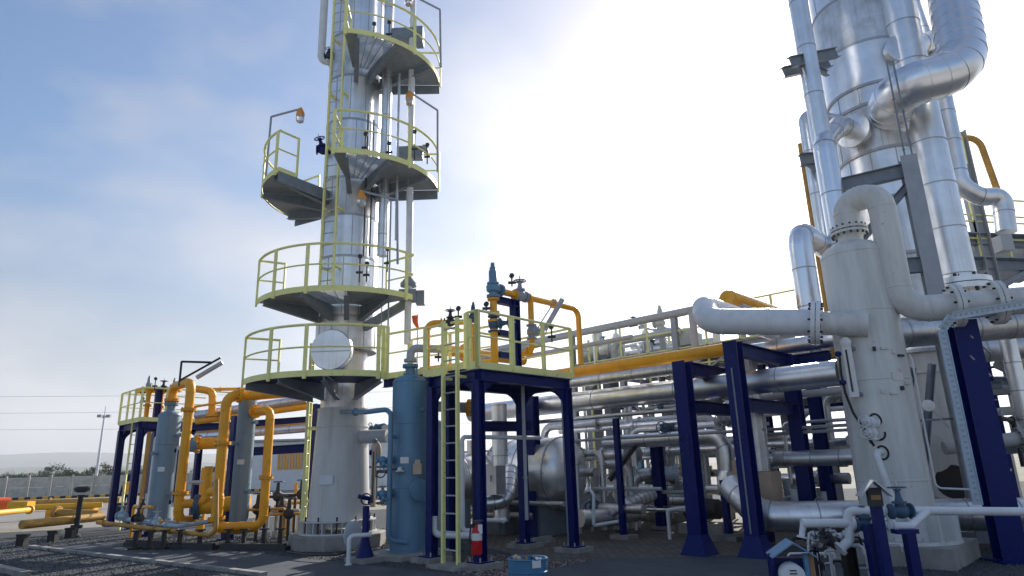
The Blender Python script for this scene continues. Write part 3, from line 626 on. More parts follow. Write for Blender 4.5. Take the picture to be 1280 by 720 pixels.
# instruments on the column
valve('dark blue valve with handwheel on the left of the column above the small platform', A(404, 188, 15.2), V((1, .2, 0)), .075, up=V((-.3, -.2, 1)), m='navy')
valve('small valve at the left of the column by the top pipe bend', A(411, 70, 15.3), V((1, 0, 0)), .05, m='dark_iron')
def gauge(label, p, h=.5, m='dark_iron', group='small instruments on the left column'):
    root = T('instrument', label, 'instrument', p, group); P(MB().cyl(p, p + Z * h, .016, 8), 'stem', m, root)
    P(MB().lathe(p + Z * (h + .03), [(.02, -.04), (.05, -.03), (.05, .03), (.02, .04)], 14, V((.3, -1, .2))), 'dial', m, root); P(MB().cyl(p + Z * h * .4 - V((.08, 0, 0)), p + Z * h * .4 + V((.08, 0, 0)), .03, 8), 'block_valve', m, root)
for lab, px, py, F, h in (('dial instrument on the topmost platform left of its lamp', 486, 52, 14.2, .55), ('dial instrument on the topmost platform in front of the jacket', 467, 52, 14.2, .5), ('dial instrument in front of the jacket on the upper right platform', 456, 195, 14.0, .55),
                          ('dial instrument right of the jacket on the upper right platform', 486, 197, 14.2, .35), ('dial instrument at the right end of the upper right platform', 518, 200, 14.7, .75), ('instrument beside the jacket on the second platform, left of its twin', 449, 353, 14.3, .6), ('instrument at the right of the jacket on the second platform', 484, 340, 14.8, .55),
                          ('instrument in front of the jacket on the second platform, right of its twin', 458, 352, 14.4, .4), ('small dial at the far right corner of the upper right platform', 534, 205, 14.9, .5)):
    gauge(lab, A(px, py, F), h)
q = A(509, 46, 15.3); jb = T('junction_box', 'dark box on the deck of the topmost platform', 'box', q); P(MB().box(q, .75, .4, .3), 'housing', 'steel_grey', jb, smooth=False); P(MB().box(q + V((.36, -.1, -.1)), .2, .3, .5), 'side_plate', 'steel_grey', jb, smooth=False)
q = A(514, 192, 15.2); jb = T('junction_box', 'dark box on the deck of the upper right platform', 'box', q); P(MB().box(q, .6, .3, .28), 'housing', 'steel_grey', jb, smooth=False); P(MB().box(q + V((.38, -.05, .1)), .14, .2, .14), 'cover', 'steel_mid', jb, smooth=False)

# ================================================================== SERVICE PLATFORMS (two of a kind)
def rails(root, pts, z, posts_at, closed=False, h=1.05):
    for a, b_ in zip(pts, pts[1:]):
        a, b_ = at(a, z), at(b_, z)
        P(MB().cyl(a + Z * h, b_ + Z * h, .026, 8), 'top_rail', 'rail_yellow', root); P(MB().cyl(a + Z * h * .55, b_ + Z * h * .55, .018, 8), 'mid_rail', 'rail_yellow', root)
        P(MB().plate([a - Z * .02, b_ - Z * .02, b_ + Z * .11, a + Z * .11], .012), 'toe_plate', 'rail_yellow', root, smooth=False)
    for p, wd_ in posts_at: P(MB().box(at(p, z + h / 2), wd_, .05, h, DU, DV), 'post', 'rail_yellow', root, smooth=False)
def service_platform(label, Nc, lu, lv, z, group='blue framed valve platforms', w=.2):
    Nc = at(Nc, 0); Lc, Rc, Bc = Nc + DU * lu, Nc + DV * lv, Nc + DU * lu + DV * lv; root = T('service_platform', label, 'platform', Nc, group)
    t = .17
    for p in (Nc, Lc, Rc, Bc):
        c = P(MB().hbeam(at(p, .12), at(p, z - .18), w, w, .016, DV), 'column', 'navy', root, smooth=False)
        P(MB().box(at(p, .11), .34, .34, .02, DU, DV), 'base_plate', 'navy', c, smooth=False)
        b = MB(); [b.cyl(at(p + DU * sx * .13 + DV * sy * .13, .1), at(p + DU * sx * .13 + DV * sy * .13, .19), .014, 6) for sx in (-1, 1) for sy in (-1, 1)]; P(b, 'anchor_bolts', 'galv', c, stuff=True)
    for a, b_ in ((Nc, Lc), (Nc, Rc), (Lc, Bc), (Rc, Bc)):
        d = (b_ - a).normalized(); P(MB().hbeam(at(a - d * .1, z - .1), at(b_ + d * .1, z - .1), .16, .2, .014), 'beam', 'navy', root, smooth=False)
        for s, e in ((a, d), (b_, -d)):      # curved knee plates
            k = [at(s + e * (.1 + .42), z - .2), at(s + e * .1, z - .2), at(s + e * .1, z - .62)]; cc = at(s + e * .52, z - .62)
            for j in range(1, 6): an = math.pi - j * math.pi / 12; k.append(cc + e * (.42 * math.cos(an)) + Z * (.42 * math.sin(an)))
            P(MB().plate(k, .03), 'knee_plate', 'navy', root, smooth=False)
    n = max(2, int(lv / .42))
    for i in range(n):
        p0 = Nc + DV * (lv * i / n + .008); p1 = Nc + DV * (lv * (i + 1) / n - .008); P(MB().poly([p0 - DU * .1, p1 - DU * .1, p1 + DU * (lu + .1), p0 + DU * (lu + .1)], z + .002, z + .03), 'deck_plate', 'deck_grey', root, smooth=False)
    return root, Nc, Lc, Rc, Bc
sN, sL = G(601, 711), G(533, 706)
LU, LVv = 1.31, 2.48
ZS = 3.36
sp, sN, sL, sR, sB = service_platform('blue framed valve platform with yellow ladder right of the left column', sN, LU, LVv, ZS, w=.165)
oN = sN - DU * .1 - DV * .1
rails(sp, [oN, oN + DV * 2.68, oN + DV * 2.68 + DU * 1.51, oN + DU * 1.51 + DV * .3], ZS + .03, [(oN, .11), (oN + DV * .9, .11), (oN + DV * 1.8, .08), (oN + DV * 2.68, .07), (oN + DU * 1.51 + DV * 2.68, .06), (oN + DU * 1.51 + DV * 1.2, .06)])
for s0, s1 in ((0, .30), (.92, 1.51)):
    rails(sp, [oN + DU * s0, oN + DU * s1], ZS + .03, [(oN + DU * s0, .1), (oN + DU * s1, .1)], h=1.05 if s0 == 0 else .95)
lc = oN - DV * .12; ladder('yellow ladder up to the valve platform beside the red fire extinguisher', lc + DU * .42, lc + DU * .82, ZS + 1.0, .06, w=.03, group='yellow ladders', brackets=[(DV * .2, ZS - .1)])
footing('pale concrete footing under the yellow ladder', lc + DU * .55 - DV * .05, .75, .5, .06)
for lab, p in (('concrete footing of the valve platform under the near leg with the extinguisher', sN), ('concrete footing of the valve platform under its left leg', sL), ('concrete footing of the valve platform under its right leg', sR), ('concrete footing of the valve platform under its back leg', sB)): footing(lab, p, .55, .55, .1, group='footings of the valve platform')
# bridge from the column to the platform
ba, bb = pol(TA, 1.65, -30, 0), at(sL + DV * 1.3 - DU * .05, 0); zb = ZP1 - .02
bd = (bb - ba).normalized(); bn = V((-bd.y, bd.x, 0))
br_ = T('walkway_bridge', 'short railed walkway from the lowest column platform to the valve platform', 'walkway', at(ba, zb - .2))
for k in range(5):
    f0, f1 = k / 5, (k + .98) / 5; p0, p1 = ba + (bb - ba) * f0, ba + (bb - ba) * f1; P(MB().poly([p0 - bn * .4, p1 - bn * .4, p1 + bn * .4, p0 + bn * .4], zb, zb + .03), 'deck_plate', 'deck_grey', br_, smooth=False)
for s in (-.42, .42):
    P(MB().hbeam(at(ba + bn * s, zb - .09), at(bb + bn * s, zb - .09), .1, .18), 'beam', 'navy', br_, smooth=False)
    rails(br_, [ba + bn * s, bb + bn * s], zb + .03, [(ba + bn * s, .14), (ba + bn * s + (bb - ba) * .5, .06), (bb + bn * s, .08)], h=1.0)
# left twin
tN = G(177, 527, ZS); tw, tN, tL, tR, tB = service_platform('blue framed valve platform of the left cluster with yellow rails', at(tN, 0), 1.95, 2.6, ZS)
oN = tN - DU * .1 - DV * .1
rails(tw, [oN + DV * 2.8, oN, oN + DU * 2.15, oN + DU * 2.15 + DV * 2.8], ZS + .03, [(oN, .1), (oN + DU * .7, .08), (oN + DU * 1.35, .08), (oN + DU * 2.15, .11), (oN + DV * .75, .07), (oN + DV * 1.5, .1), (oN + DV * 2.8, .08)])
lq = G(158, 660); ladder('thin yellow ladder between the legs of the left valve platform', at(A(157, 600, 21.6), 0), at(A(157, 600, 21.6), 0) + V((.36, .05, 0)), ZS, .05, group='yellow ladders')

# ------------------------------------------------ valves and piping on the right-hand platform
FS = 12.9
def on(px, py, F=None): return A(px, py, F or FS)
q = A(618, 440, 12.8); zt1, zt2 = zp(q, 395), zp(q, 372)
pipe('amber riser standing on the valve platform under the tall relief valve', 'amber', [at(q + DV * 1.3, zp(q, 466)), at(q, zp(q, 466)), at(q, zp(q, 400))], .075, fl=(.99,))
valve('isolation valve in the amber riser below the tall relief valve', at(q, zp(q, 405)), Z, .075, up=V((1, -.3, 0)), m='valve_blue', wheel=True)
pipe('short amber spool between the isolation valve and the tall relief valve', 'amber', [at(q, zp(q, 393)), at(q, zp(q, 374))], .075, fl=(.1, .99))
relief_valve('tall slate blue relief valve on the valve platform, topmost thing there', at(q, zp(q, 372)), .085, DV, m='slate_blue')
q2 = at(q, zp(q, 362)); zq = q2.z
c1 = q2 + DV * .18; c2 = q2 + DV * .66
pipe('short amber header from the tall relief valve to the handwheel valve', 'amber', [c1, c2], .07, fl=(.95,))
valve('gate valve with broad handwheel on top of the amber header', q2 + DV * .80, DV, .075, m='steel_mid', wm='dark_iron')
q3 = q2 + DV * .98; e1_ = A(722, 386, 13.9); e1_ = at(e1_, zq - .02)
pipe('amber pipe arching from the handwheel valve down to the long amber header', 'amber', [q3, q2 + DV * 2.75, at(q2 + DV * 2.75, zp(q2 + DV * 2.75, 456))], .065, .2, fl=(.02, .3))
q4 = q2 + DV * 1.12; pipe('amber drop leg behind the blue post of the valve platform', 'amber', [at(q4, zq), at(q4, zp(q4, 440)), at(q4, zp(q4, 440)) + DU * .6], .065, fl=(.45, .7))
valve('valve in the amber drop leg behind the blue post', at(q4, zp(q4, 415)), Z, .07, up=-DU, m='steel_mid')
q5 = q + DV * .62; bp_ = T('support_post', 'blue steel post with short arm carrying the amber header', 'post', at(q5, ZS + .03)); P(MB().hbeam(at(q5, ZS + .03), at(q5, zq - .12), .16, .16, .014, DV), 'post', 'navy', bp_, smooth=False); P(MB().hbeam(at(q5 - DV * .52, zq - .2), at(q5 + DV * .1, zq - .2), .14, .14, .012), 'arm', 'navy', bp_, smooth=False)
for k, dz in enumerate((.9, .45)): P(MB().bar(at(q5, ZS + dz), at(q5 - DV * .5, ZS + dz), .1, .12), 'rail_tie', 'navy', bp_, smooth=False)
# tube lamp
a_, b_ = A(681, 412, 13.6), A(703, 374, 13.6); tl = T('tube_lamp', 'slanting tube lamp behind the amber drop leg', 'lamp', a_)
P(MB().cyl(a_, b_, .055, 10), 'tube', 'pipe_grey', tl); P(MB().cyl(a_ + V((-.1, 0, .12)), b_ + V((-.14, 0, .0)), .014, 6), 'bracket', 'steel_mid', tl)
# second relief set to the left
q6 = A(592, 420, 13.3); pipe('thin amber riser under the small relief valve left of the tall one', 'amber', [at(q6, zp(q6, 458)), at(q6, zp(q6, 405))], .035, fl=(.98,)); relief_valve('small dark relief valve left of the tall one', at(q6, zp(q6, 403)), .05, DU)
q7 = A(563, 402, 13.6); zq7 = zp(q7, 403)
pipe('amber pipe bent over beside the ladder with a gate valve in it', 'amber', [at(q7 - V((.5, 0, 0)), zp(q7, 462)), at(q7 - V((.5, 0, 0)), zq7), at(q7 + V((.35, 0, 0)), zq7)], .06, .16, fl=(.7,)); valve('gate valve with handwheel above the ladder', at(q7, zq7), V((1, 0, 0)), .06, m='dark_iron')
for lab, px, py0, py1, F in (('thin amber upright left of the ladder head', 536, 470, 405, 13.9), ('thin amber upright at the ladder head', 556, 465, 413, 13.5)): q = A(px, 440, F); pipe(lab, 'amber', [at(q, zp(q, py0)), at(q, zp(q, py1))], .03, fl=(.9,), n=10)
a_, b_ = A(525, 463, 14.6), A(618, 452, 14.6); pipe('amber collecting pipe along the back of the valve platform', 'amber', [a_, b_], .07, fl=(.3, .6))
a_ = A(560, 438, 15.2); pipe('thick amber pipe running away behind the valve platform', 'amber', [a_, a_ + DV * 2.6], .13, fl=(.2, .9)); 
a_ = A(560, 452, 15.2); pipe('grey pipe stub crossing behind the amber risers', 'pipe_grey', [a_ + V((-.4, 0, -.25)), a_ + V((2.2, 0, .35))], .06, fl=(.5,))
for lab, px, py, F, h in (('small dial on the amber header beside the broad handwheel', 640, 358, 12.9, .2), ('small dial left of the isolation valve', 608, 388, 12.7, .1), ('dial at the head of the ladder', 573, 402, 13.2, .25), ('dial on the amber drop leg', 690, 428, 13.4, .3), ('small dial on the back amber pipe', 548, 452, 13.8, .25)): gauge(lab, A(px, py, F), h, group='small instruments on the valve platforms')
# windsock
q = A(522, 404, 14.2); ws = T('windsock', 'small orange windsock on a thin pole beside the column', 'windsock', at(q, zp(q, 470))); P(MB().cyl(at(q, zp(q, 470)), at(q, zp(q, 393)), .012, 6), 'pole', 'steel_mid', ws)
p0 = at(q, zp(q, 395)); P(MB().sweep([p0 + V((-.06, 0, 0)), p0 + V((-.05, 0, -.14)), p0 + V((.02, 0, -.30))], [.075, .06, .025], 10), 'sock', 'orange_red', ws)
# valves on the left twin
for lab, px, py0, py1, F, r_, mm in (('amber riser of the left valve platform, under the left relief valve', 184, 528, 486, 21.6, .08, 'amber'), ('amber riser of the left valve platform, in the middle', 200, 528, 490, 21.8, .08, 'amber'), ('amber riser of the left valve platform, at the right', 214, 528, 488, 21.8, .08, 'amber')):
    q = A(px, 510, F); pipe(lab, mm, [at(q, zp(q, py0)), at(q, zp(q, py1))], r_, fl=(.5, .98))
q = A(185, 486, 21.6); relief_valve('relief valve at the left on the left valve platform', q, .05, V((1, 0, 0)), m='steel_mid'); q = A(217, 486, 21.8); relief_valve('relief valve at the right on the left valve platform', q, .042, V((-1, 0, 0)), m='steel_mid')
q = A(204, 487, 21.8); valve('gate valve with handwheel on the left valve platform', q, V((1, 0, 0)), .065, m='dark_iron'); pipe('amber header of the left valve platform', 'amber', [q - V((.9, 0, .02)), q + V((.6, 0, -.02))], .09, fl=(.3,))
q = A(197, 505, 21.5); bp_ = tag(MB().hbeam(at(q, ZS + .03), at(q, zp(q, 484)), .18, .18, .014, DV).build('support_post', 'navy', smooth=False), 'blue steel post on the left valve platform', 'post')
for lab, px, py, h in (('dial at the left edge of the left valve platform, upper one', 178, 494, .2), ('dial at the left edge of the left valve platform, lower one', 178, 503, .1), ('dial between the risers of the left valve platform', 193, 488, .35)): gauge(lab, A(px, py, 21.2), h, group='small instruments on the valve platforms')

# ================================================================== VESSELS OF THE LEFT CLUSTER
def vessel(label, base, z0, z1, r, m, head=.5, nozzle=None, skirt=True, legs=False, n=36):
    root = T('pressure_vessel', label, 'vessel', base); h = r * head
    prof = [(r, z0)] + [(r, z1)] + [(r * math.cos(R(a)), z1 + h * math.sin(R(a))) for a in (15, 30, 45, 60, 72, 82)]
    P(MB().lathe(at(base, 0), prof, n), 'shell', m, root)
    for zz in (z0 + (z1 - z0) * .36, z0 + (z1 - z0) * .74, z1): P(MB().lathe(at(base, zz), [(r, -.012), (r + .006, -.008), (r + .006, .008), (r, .012)], n), 'weld_seam', m, root)
    for a in (-60, 120): d = V((math.cos(R(a)), math.sin(R(a)), 0)); P(MB().plate([pol(base, r * .8, a, z1 + h * .45), pol(base, r * 1.12, a, z1 + h * .45), pol(base, r * 1.12, a, z1 + h * .45 + .16), pol(base, r * .9, a, z1 + h * .45 + .18)], .02), 'lifting_lug', m, root, smooth=False)
    dn_ = V((-base[0], -base[1], 0)).normalized(); an_ = math.degrees(math.atan2(dn_.y, dn_.x))
    P(MB().box(pol(base, r + .012, an_ - 14, z0 + (z1 - z0) * .52), .012, .17, .12, V((math.cos(R(an_ - 14)), math.sin(R(an_ - 14)), 0))), 'nameplate', 'galv', root, smooth=False)
    for da, fz in ((32, .3), (-48, .66), (40, .82)):
        d = V((math.cos(R(an_ + da)), math.sin(R(an_ + da)), 0)); q = pol(base, r, an_ + da, z0 + (z1 - z0) * fz); P(MB().cyl(q - d * .05, q + d * .14, .035, 10), 'small_nozzle', m, root); b = MB(); flange(b, q + d * .14, d, .036); P(b, 'flange', m, root)
    P(MB().lathe(at(base, 0), [(r * 1.16, max(.02, z0 - .02)), (r * 1.16, z0 + .03), (r * .99, z0 + .031)], n), 'base_ring', m, root)
    if nozzle: 
        P(MB().lathe(at(base, z1 + h * .7), [(nozzle, 0), (nozzle, h * .3 + .16)], 18), 'nozzle', m, root); b = MB(); flange(b, at(base, z1 + h + .18), Z, nozzle); f = P(b, 'flange', m, root); b = MB(); bolts(b, at(base, z1 + h + .18), Z, nozzle, 12); P(b, 'bolts', 'bolt', f, stuff=True)
    return root
def gauge_glass(label, p, h, d, group='level gauges', m='pipe_white'):
    root = T('level_gauge', label, 'gauge', p, group); sd = V((-d.y, d.x, 0))
    P(MB().box(p + Z * h / 2, .05, .09, h, d, sd), 'frame', m, root, smooth=False); P(MB().box(p + Z * h / 2 + d * .028, .01, .03, h * .86, d, sd), 'glass', 'tinted', root, smooth=False)
    for k in (.08, .92): 
        P(MB().cyl(p + Z * h * k - d * .26, p + Z * h * k, .03, 8), 'tap', m, root); P(MB().lathe(p + Z * h * k - sd * .1, [(.02, 0), (.055, .01), (.055, .05), (.02, .06)], 10, sd), 'cock', 'navy', root)
    return root
vm = at(A(511, 600, 13.55), 0); vessel('slate blue upright vessel between the left column and the valve platform', vm, .12, zp(vm, 478), .355, 'slate_blue', .45, .1)
tag(MB().lathe(at(vm, 0), [(.75, -.2), (.75, .1), (.72, .12)], 8).build('concrete_footing', 'concrete', smooth=False), 'eight sided concrete footing under the slate blue vessel beside the column', 'footing')
zv = zp(vm, 452); e = vm + V((.0, 0, 0)); pipe('grey gooseneck pipe on top of the slate blue vessel beside the column', 'pipe_grey', [at(vm, zv), at(vm, zp(vm, 435)), at(vm, zp(vm, 435)) + V((.75, .3, 0))], .085, .2, fl=(.02,))
gauge_glass('beige level gauge between the grey skirt and the slate blue vessel', A(466, 634, 13.6), 1.15, V((-.3, -1, 0)).normalized(), m='beige')
q = A(470, 563, 13.7); wr = T('wrapped_instrument', 'beige cloth wrapped instrument above the level gauge', 'instrument', q - Z * .15); P(MB().lathe(q, [(.09, -.17), (.12, -.05), (.10, .1), (.05, .18)], 12), 'wrap', 'wrap', wr); P(MB().lathe(q + V((-.02, -.06, .15)), [(.05, 0), (.055, .06), (.02, .09)], 10), 'cap', 'steel_grey', wr)
a_ = A(487, 600, 13.1); zt5 = zp(a_, 511); pipe('slim blue pipe looping from the column skirt down beside the slate blue vessel', 'slate_blue', [pol(TA, .72, -78, zp(TA, 518)), at(a_ - V((.5, 0, 0)), zt5 - .05), at(a_, zt5), at(a_, .36), at(a_, .36) + V((.35, .1, -.05))], .05, .14, fl=(.25,))
for i, (px, py) in enumerate(((478, 575), (478, 617))): 
    q = A(px, py, 13.2); valve(('upper', 'lower')[i] + ' blue level bridle valve on the left of the slate blue vessel', q, V((1, .2, 0)), .05, m='slate_blue', up=V((.3, -.6, -.6))); pipe(('upper', 'lower')[i] + ' level bridle stub on the slate blue vessel', 'slate_blue', [q - V((.12, 0, 0)), q + V((.5, .3, 0))], .05, fl=(.4,))
q = A(500, 590, 13.15); gauge('silver dial on the left of the slate blue vessel', q, .02, 'galv', group=None)
q = A(456, 690, 13.0); st = T('pedestal_valve', 'dark blue pedestal with small handwheel in front of the column', 'valve', at(q, .1)); zq_ = zp(q, 624)
P(MB().lathe(at(q, .08), [(.17, 0), (.16, .05), (.09, .25), (.065, .35), (.065, zq_ - .2)], 12), 'pedestal', 'navy', st); P(MB().torus(at(q, zq_), V((.2, -1, 0)), .10, .014, 18, 6), 'handwheel', 'dark_iron', st); P(MB().cyl(at(q, zq_) - V((.16, 0, -.06)), at(q, zq_) + V((.05, .12, 0)), .045, 10), 'gearbox', 'navy', st)
footing('small concrete footing under the dark blue pedestal', q, .6, .5, .09)
a_ = A(436, 690, 12.6); pipe('white pipe elbow standing out of the ground by the column footing', 'pipe_white', [at(a_, -.1), at(a_, .5), at(a_, .5) + V((.36, .2, 0))], .04, .08, fl=(.12,))
q = A(441, 668, 13.4); tag(MB().lathe(q, [(.0, -.02), (.25, -.015), (.27, .0), (.25, .015), (.0, .02)], 24, V((1, -.5, 0))).build('blind_disc', 'pipe_white'), 'pale round disc leaning by the column base', 'disc')
q = A(523, 612, 13.05); tag(MB().lathe(q, [(.12, 0), (.2, .01), (.2, .08), (.1, .1)], 18, V((.6, -1, 0))).build('blind_flange', 'slate_blue'), 'round blind flange on the slate blue vessel', 'flange'); q = A(522, 586, 13.05); tag(MB().box(q, .16, .12, .2).box(q + Z * .13, .1, .08, .08).build('junction_box', 'wrap', smooth=False), 'small beige box on the slate blue vessel', 'box')

vl = at(A(205, 590, 18.0), 0); zl1 = zp(vl, 520)
vessel('slate blue upright vessel under the left valve platform, first from the left', vl, .3, zl1, .29, 'slate_grey', .5, .11)
pl = at(A(230, 570, 17.1), 0); ztp = zp(pl, 477)
pipe('thick amber pipe looped from the first slate blue vessel down to the ground', 'amber', [at(vl, zp(vl, 505)), at(vl, ztp), at(pl, ztp), at(pl, .55), at(pl, .55) + V((.15, .5, 0))], .118, .27, fl=(.02, .42, .8))
q_ = at(pl, zp(pl, 630)); pipe('amber stub off the foot of the looped amber pipe', 'amber', [q_, q_ + V((.55, .25, 0)), q_ + V((.55, .25, .9))], .11, .2)
v2 = at(A(303, 590, 17.0), 0); z21 = zp(v2, 500)
vessel('slim slate blue upright vessel of the left cluster, second from the left', v2, .25, z21, .225, 'slate_grey', .12, .1)
p2_ = at(A(277, 570, 16.2), 0); ztp = zp(p2_, 493)
pipe('thickest amber pipe turning down in front of the slim slate blue vessel', 'amber', [at(TA, ztp) + V((-.9, .2, 0)), at(v2 + V((.3, -.4, 0)), ztp), at(p2_, ztp), at(p2_, .42), at(p2_, .42) + V((.9, .3, 0))], .12, .27, fl=(.33, .55, .83))
p3_ = at(A(333, 590, 16.4), 0); ztp = zp(p3_, 512)
pipe('amber pipe turning down right of the slim slate blue vessel', 'amber', [at(v2, ztp) + V((.12, -.05, 0)), at(p3_, ztp), at(p3_, .45), at(p3_, .45) + V((-1.0, -.2, 0)), at(p3_, 1.25) + V((-1.0, -.2, 0)), at(p3_, 1.25) + V((-1.3, -.1, 0))], .105, .22, fl=(.04, .45))
a_ = A(240, 555, 18.6); pipe('thick amber cross pipe between the two vessels, upper one', 'amber', [a_, a_ + V((1.1, .3, .02))], .16, fl=(.12,)); a_ = A(236, 556, 18.5); tag(MB().lathe(a_, [(.13, -.15), (.18, -.1), (.2, .1), (.16, .25)], 18, V((1, .2, 0))).build('reducer', 'slate_blue'), 'grey blue reducer at the end of the upper cross pipe', 'fitting')
a_ = A(243, 634, 17.4); pipe('thick amber cross pipe with blue flange near the ground', 'amber', [a_, a_ + V((1.3, .3, .08))], .19, fl=(.06,), flm='valve_blue')
a_ = A(223, 648, 17.0); pipe('pale blue pipe along the ground in front of the first vessel', 'light_blue', [A(148, 648, 17.9), A(222, 658, 16.7), A(268, 651, 17.4)], .055, .1, fl=(.1, .3, .5, .62))
for i, (px, py) in enumerate(((152, 645), (172, 648), (195, 652))): valve(('left', 'middle', 'right')[i] + ' of three small valves on the pale blue ground pipe', A(px, py, 17.2), V((1, -.1, 0)), .055, m=('light_blue', 'dark_iron', 'light_blue')[i])
pipe('slim amber pipe running low across the left cluster', 'amber_worn', [A(122, 653, 17.6), A(262, 669, 15.8), A(270, 663, 15.6), A(271, 600, 16.0)], .05, .12, fl=(.05, .4, .5))
pipe('long worn amber pipe on black blocks at the left, nearest', 'amber_worn', [A(27, 656, 18.6), A(128, 646, 21.0)], .12); pipe('worn amber pipe behind the nearest one at the left', 'amber_worn', [A(66, 641, 21.5), A(124, 643, 21.5)], .13, fl=(.1,))
pipe('long yellow pipe run across the yard behind the hydrant', 'hard_yellow', [A(-30, 637, 28), A(128, 631, 30)], .12, fl=(.4, .8)); pipe('long amber pipe run in front of the perimeter wall', 'amber_worn', [A(-30, 630, 36), A(150, 625, 38)], .14, fl=(.5,)); pipe('yellow pipe with box saddle at the left edge', 'hard_yellow', [A(-40, 645, 20), A(40, 637, 24)], .09, fl=(.95,)); pipe('red orange pipe end at the left edge', 'orange_red', [A(-40, 630, 24), A(11, 629, 25)], .21, fl=())
q = A(26, 635, 24); tag(MB().box(q + Z * .05, .7, .4, .34).box(q + V((0, -.21, .05)), .36, .05, .13).build('pipe_saddle', 'hard_yellow', smooth=False), 'yellow box saddle with dark slot over the pipe at the left', 'saddle')
for i, (px, py) in enumerate(((30, 664), (68, 662), (89, 661))): q = at(A(px, py, 17.9 + i * .9), 0); tag(MB().box(at(q, .12), .2, .2, .26).box(at(q, .27), .28, .16, .05).build('pipe_block', 'black', smooth=False), ('left', 'middle', 'right')[i] + ' black support block under the nearest worn amber pipe', 'pipe support', 'black pipe support blocks')
q = at(A(97, 650, 20), 0); hy = T('hydrant', 'dark mushroom topped hydrant standing among the amber pipes at the left', 'hydrant', q); zh = zp(q, 608)
P(MB().lathe(q, [(.14, 0), (.14, .06), (.075, .1), (.07, zh - .3), (.10, zh - .24)], 14), 'stem', 'dark_iron', hy); P(MB().lathe(at(q, zh), [(.10, -.17), (.2, -.13), (.21, -.05), (.15, 0)], 16), 'cap', 'dark_iron', hy); P(MB().cyl(at(q, .3) - V((.16, 0, 0)), at(q, .3) + V((.16, 0, 0)), .05, 10), 'outlet', 'dark_iron', hy)
for i, (px, py, mm) in enumerate(((70, 635, 'hard_yellow'), (88, 634, 'hard_yellow'), (112, 631, 'hard_yellow'), (78, 636, 'dark_iron'), (104, 634, 'dark_iron'), (150, 626, 'black'))): q = at(A(px, py, 30), 0); tag(MB().box(at(q, .26), .6, .4, .52).box(at(q, .54), .7, .46, .05).box(at(q, .28) - V((0, .21, 0)), .4, .04, .24).build('valve_cabinet', mm, smooth=False), ('yellow cabinet left of the hydrant, farther one', 'yellow cabinet just left of the hydrant', 'yellow cabinet right of the hydrant', 'dark cabinet left of the hydrant', 'dark cabinet right of the hydrant', 'black cabinet beside the left frame leg')[i], 'cabinet', 'cabinets around the hydrant')
# person in hi-vis by the left frame
q = at(A(157, 634, 30), 0)
pe = T('person', 'person in orange vest and dark cap standing behind the left frame legs', 'person', q); 
me = bpy.data.meshes.new('body'); J = [(0, 0, .95), (0, 0, 1.2), (0, .0, 1.42), (0, 0, 1.52), (0, -.02, 1.63), (0, -.02, 1.74), (-.19, 0, 1.40), (-.25, -.03, 1.13), (-.24, -.14, .9), (.19, 0, 1.40), (.25, -.03, 1.13), (.24, -.14, .9), (-.1, 0, .9), (-.11, -.02, .5), (-.12, .02, .08), (-.12, -.13, .04), (.1, 0, .9), (.11, .02, .5), (.12, .06, .08), (.12, -.09, .04)]
me.from_pydata([V(j) for j in J], [(0, 1), (1, 2), (2, 3), (3, 4), (4, 5), (2, 6), (6, 7), (7, 8), (2, 9), (9, 10), (10, 11), (0, 12), (12, 13), (13, 14), (14, 15), (0, 16), (16, 17), (17, 18), (18, 19)], []); me.materials.append(M['navy'])
bo = bpy.data.objects.new('body', me); COL.objects.link(bo); bo.parent = pe; sk = bo.modifiers.new('skin', 'SKIN'); bo.modifiers.new('sub', 'SUBSURF').levels = 1
rad = [.15, .15, .16, .06, .10, .09, .07, .05, .04, .07, .05, .04, .1, .075, .05, .05, .1, .075, .05, .05]
for i, sv in enumerate(me.skin_vertices[0].data): sv.radius = (rad[i], rad[i]); sv.use_root = i == 0
P(MB().sweep([q + V((0, 0, .92)), q + V((0, 0, 1.15)), q + V((0, 0, 1.38)), q + V((0, 0, 1.47))], [.21, .20, .23, .12], 14), 'vest', 'amber', pe); P(MB().lathe(q + V((0, -.02, 1.68)), [(.16, 0), (.14, .03), (.125, .09), (.06, .15)], 14), 'cap', 'dark_iron', pe)
# lamp bracket
a_ = A(224, 482, 17.4); bk = T('lamp_bracket', 'black triangular bracket with slanting tube lamp over the first vessel', 'bracket', a_)
P(MB().tube([a_, A(227, 452, 17.4), A(264, 453, 17.4)], .03, .02, 8), 'post', 'black', bk); P(MB().cyl(A(224, 476, 17.4), A(276, 447, 17.4), .03, 8), 'stay', 'black', bk); P(MB().cyl(A(246, 472, 17.3), A(278, 453, 17.3), .06, 10), 'tube', 'pipe_grey', bk)
# back pipes between the left vessels
def run(label, m, px, py, F, s0, s1, r, ax=DU, **kw):
    p = A(px, py, F); return pipe(label, m, [p + ax * s0, p + ax * s1], r, **kw)
pipe('amber pipe dropping onto the silver pipes behind the left vessels', 'amber', [A(245, 486, 19.6), A(266, 489, 19.6), A(265, 520, 19.6)], .11, .2, fl=(.98,))
pipe('thin amber pipe high behind the left vessels', 'amber', [A(240, 487, 20.5), A(330, 486, 20.5)], .05, fl=(.4,)); pipe('thin amber pipe crossing behind the left vessels', 'amber', [A(240, 509, 19.2), A(345, 492, 19.2)], .035, fl=(.5,))
for lab, m_, y0, y1, r_ in (('silver pipe behind the left vessels, highest', 'alu_dull', 519, 499, .13), ('amber pipe under the highest silver pipe behind the left vessels', 'amber', 527, 508, .09), ('silver pipe behind the left vessels, middle one', 'alu', 546, 535, .12), ('thin rusty pipe over the middle silver pipe', 'amber_worn', 541, 530, .05)):
    pipe(lab, m_, [A(246, y0, 20.2), A(385, y1, 18.8)], r_, seams=1.0 if 'alu' in m_ else None)
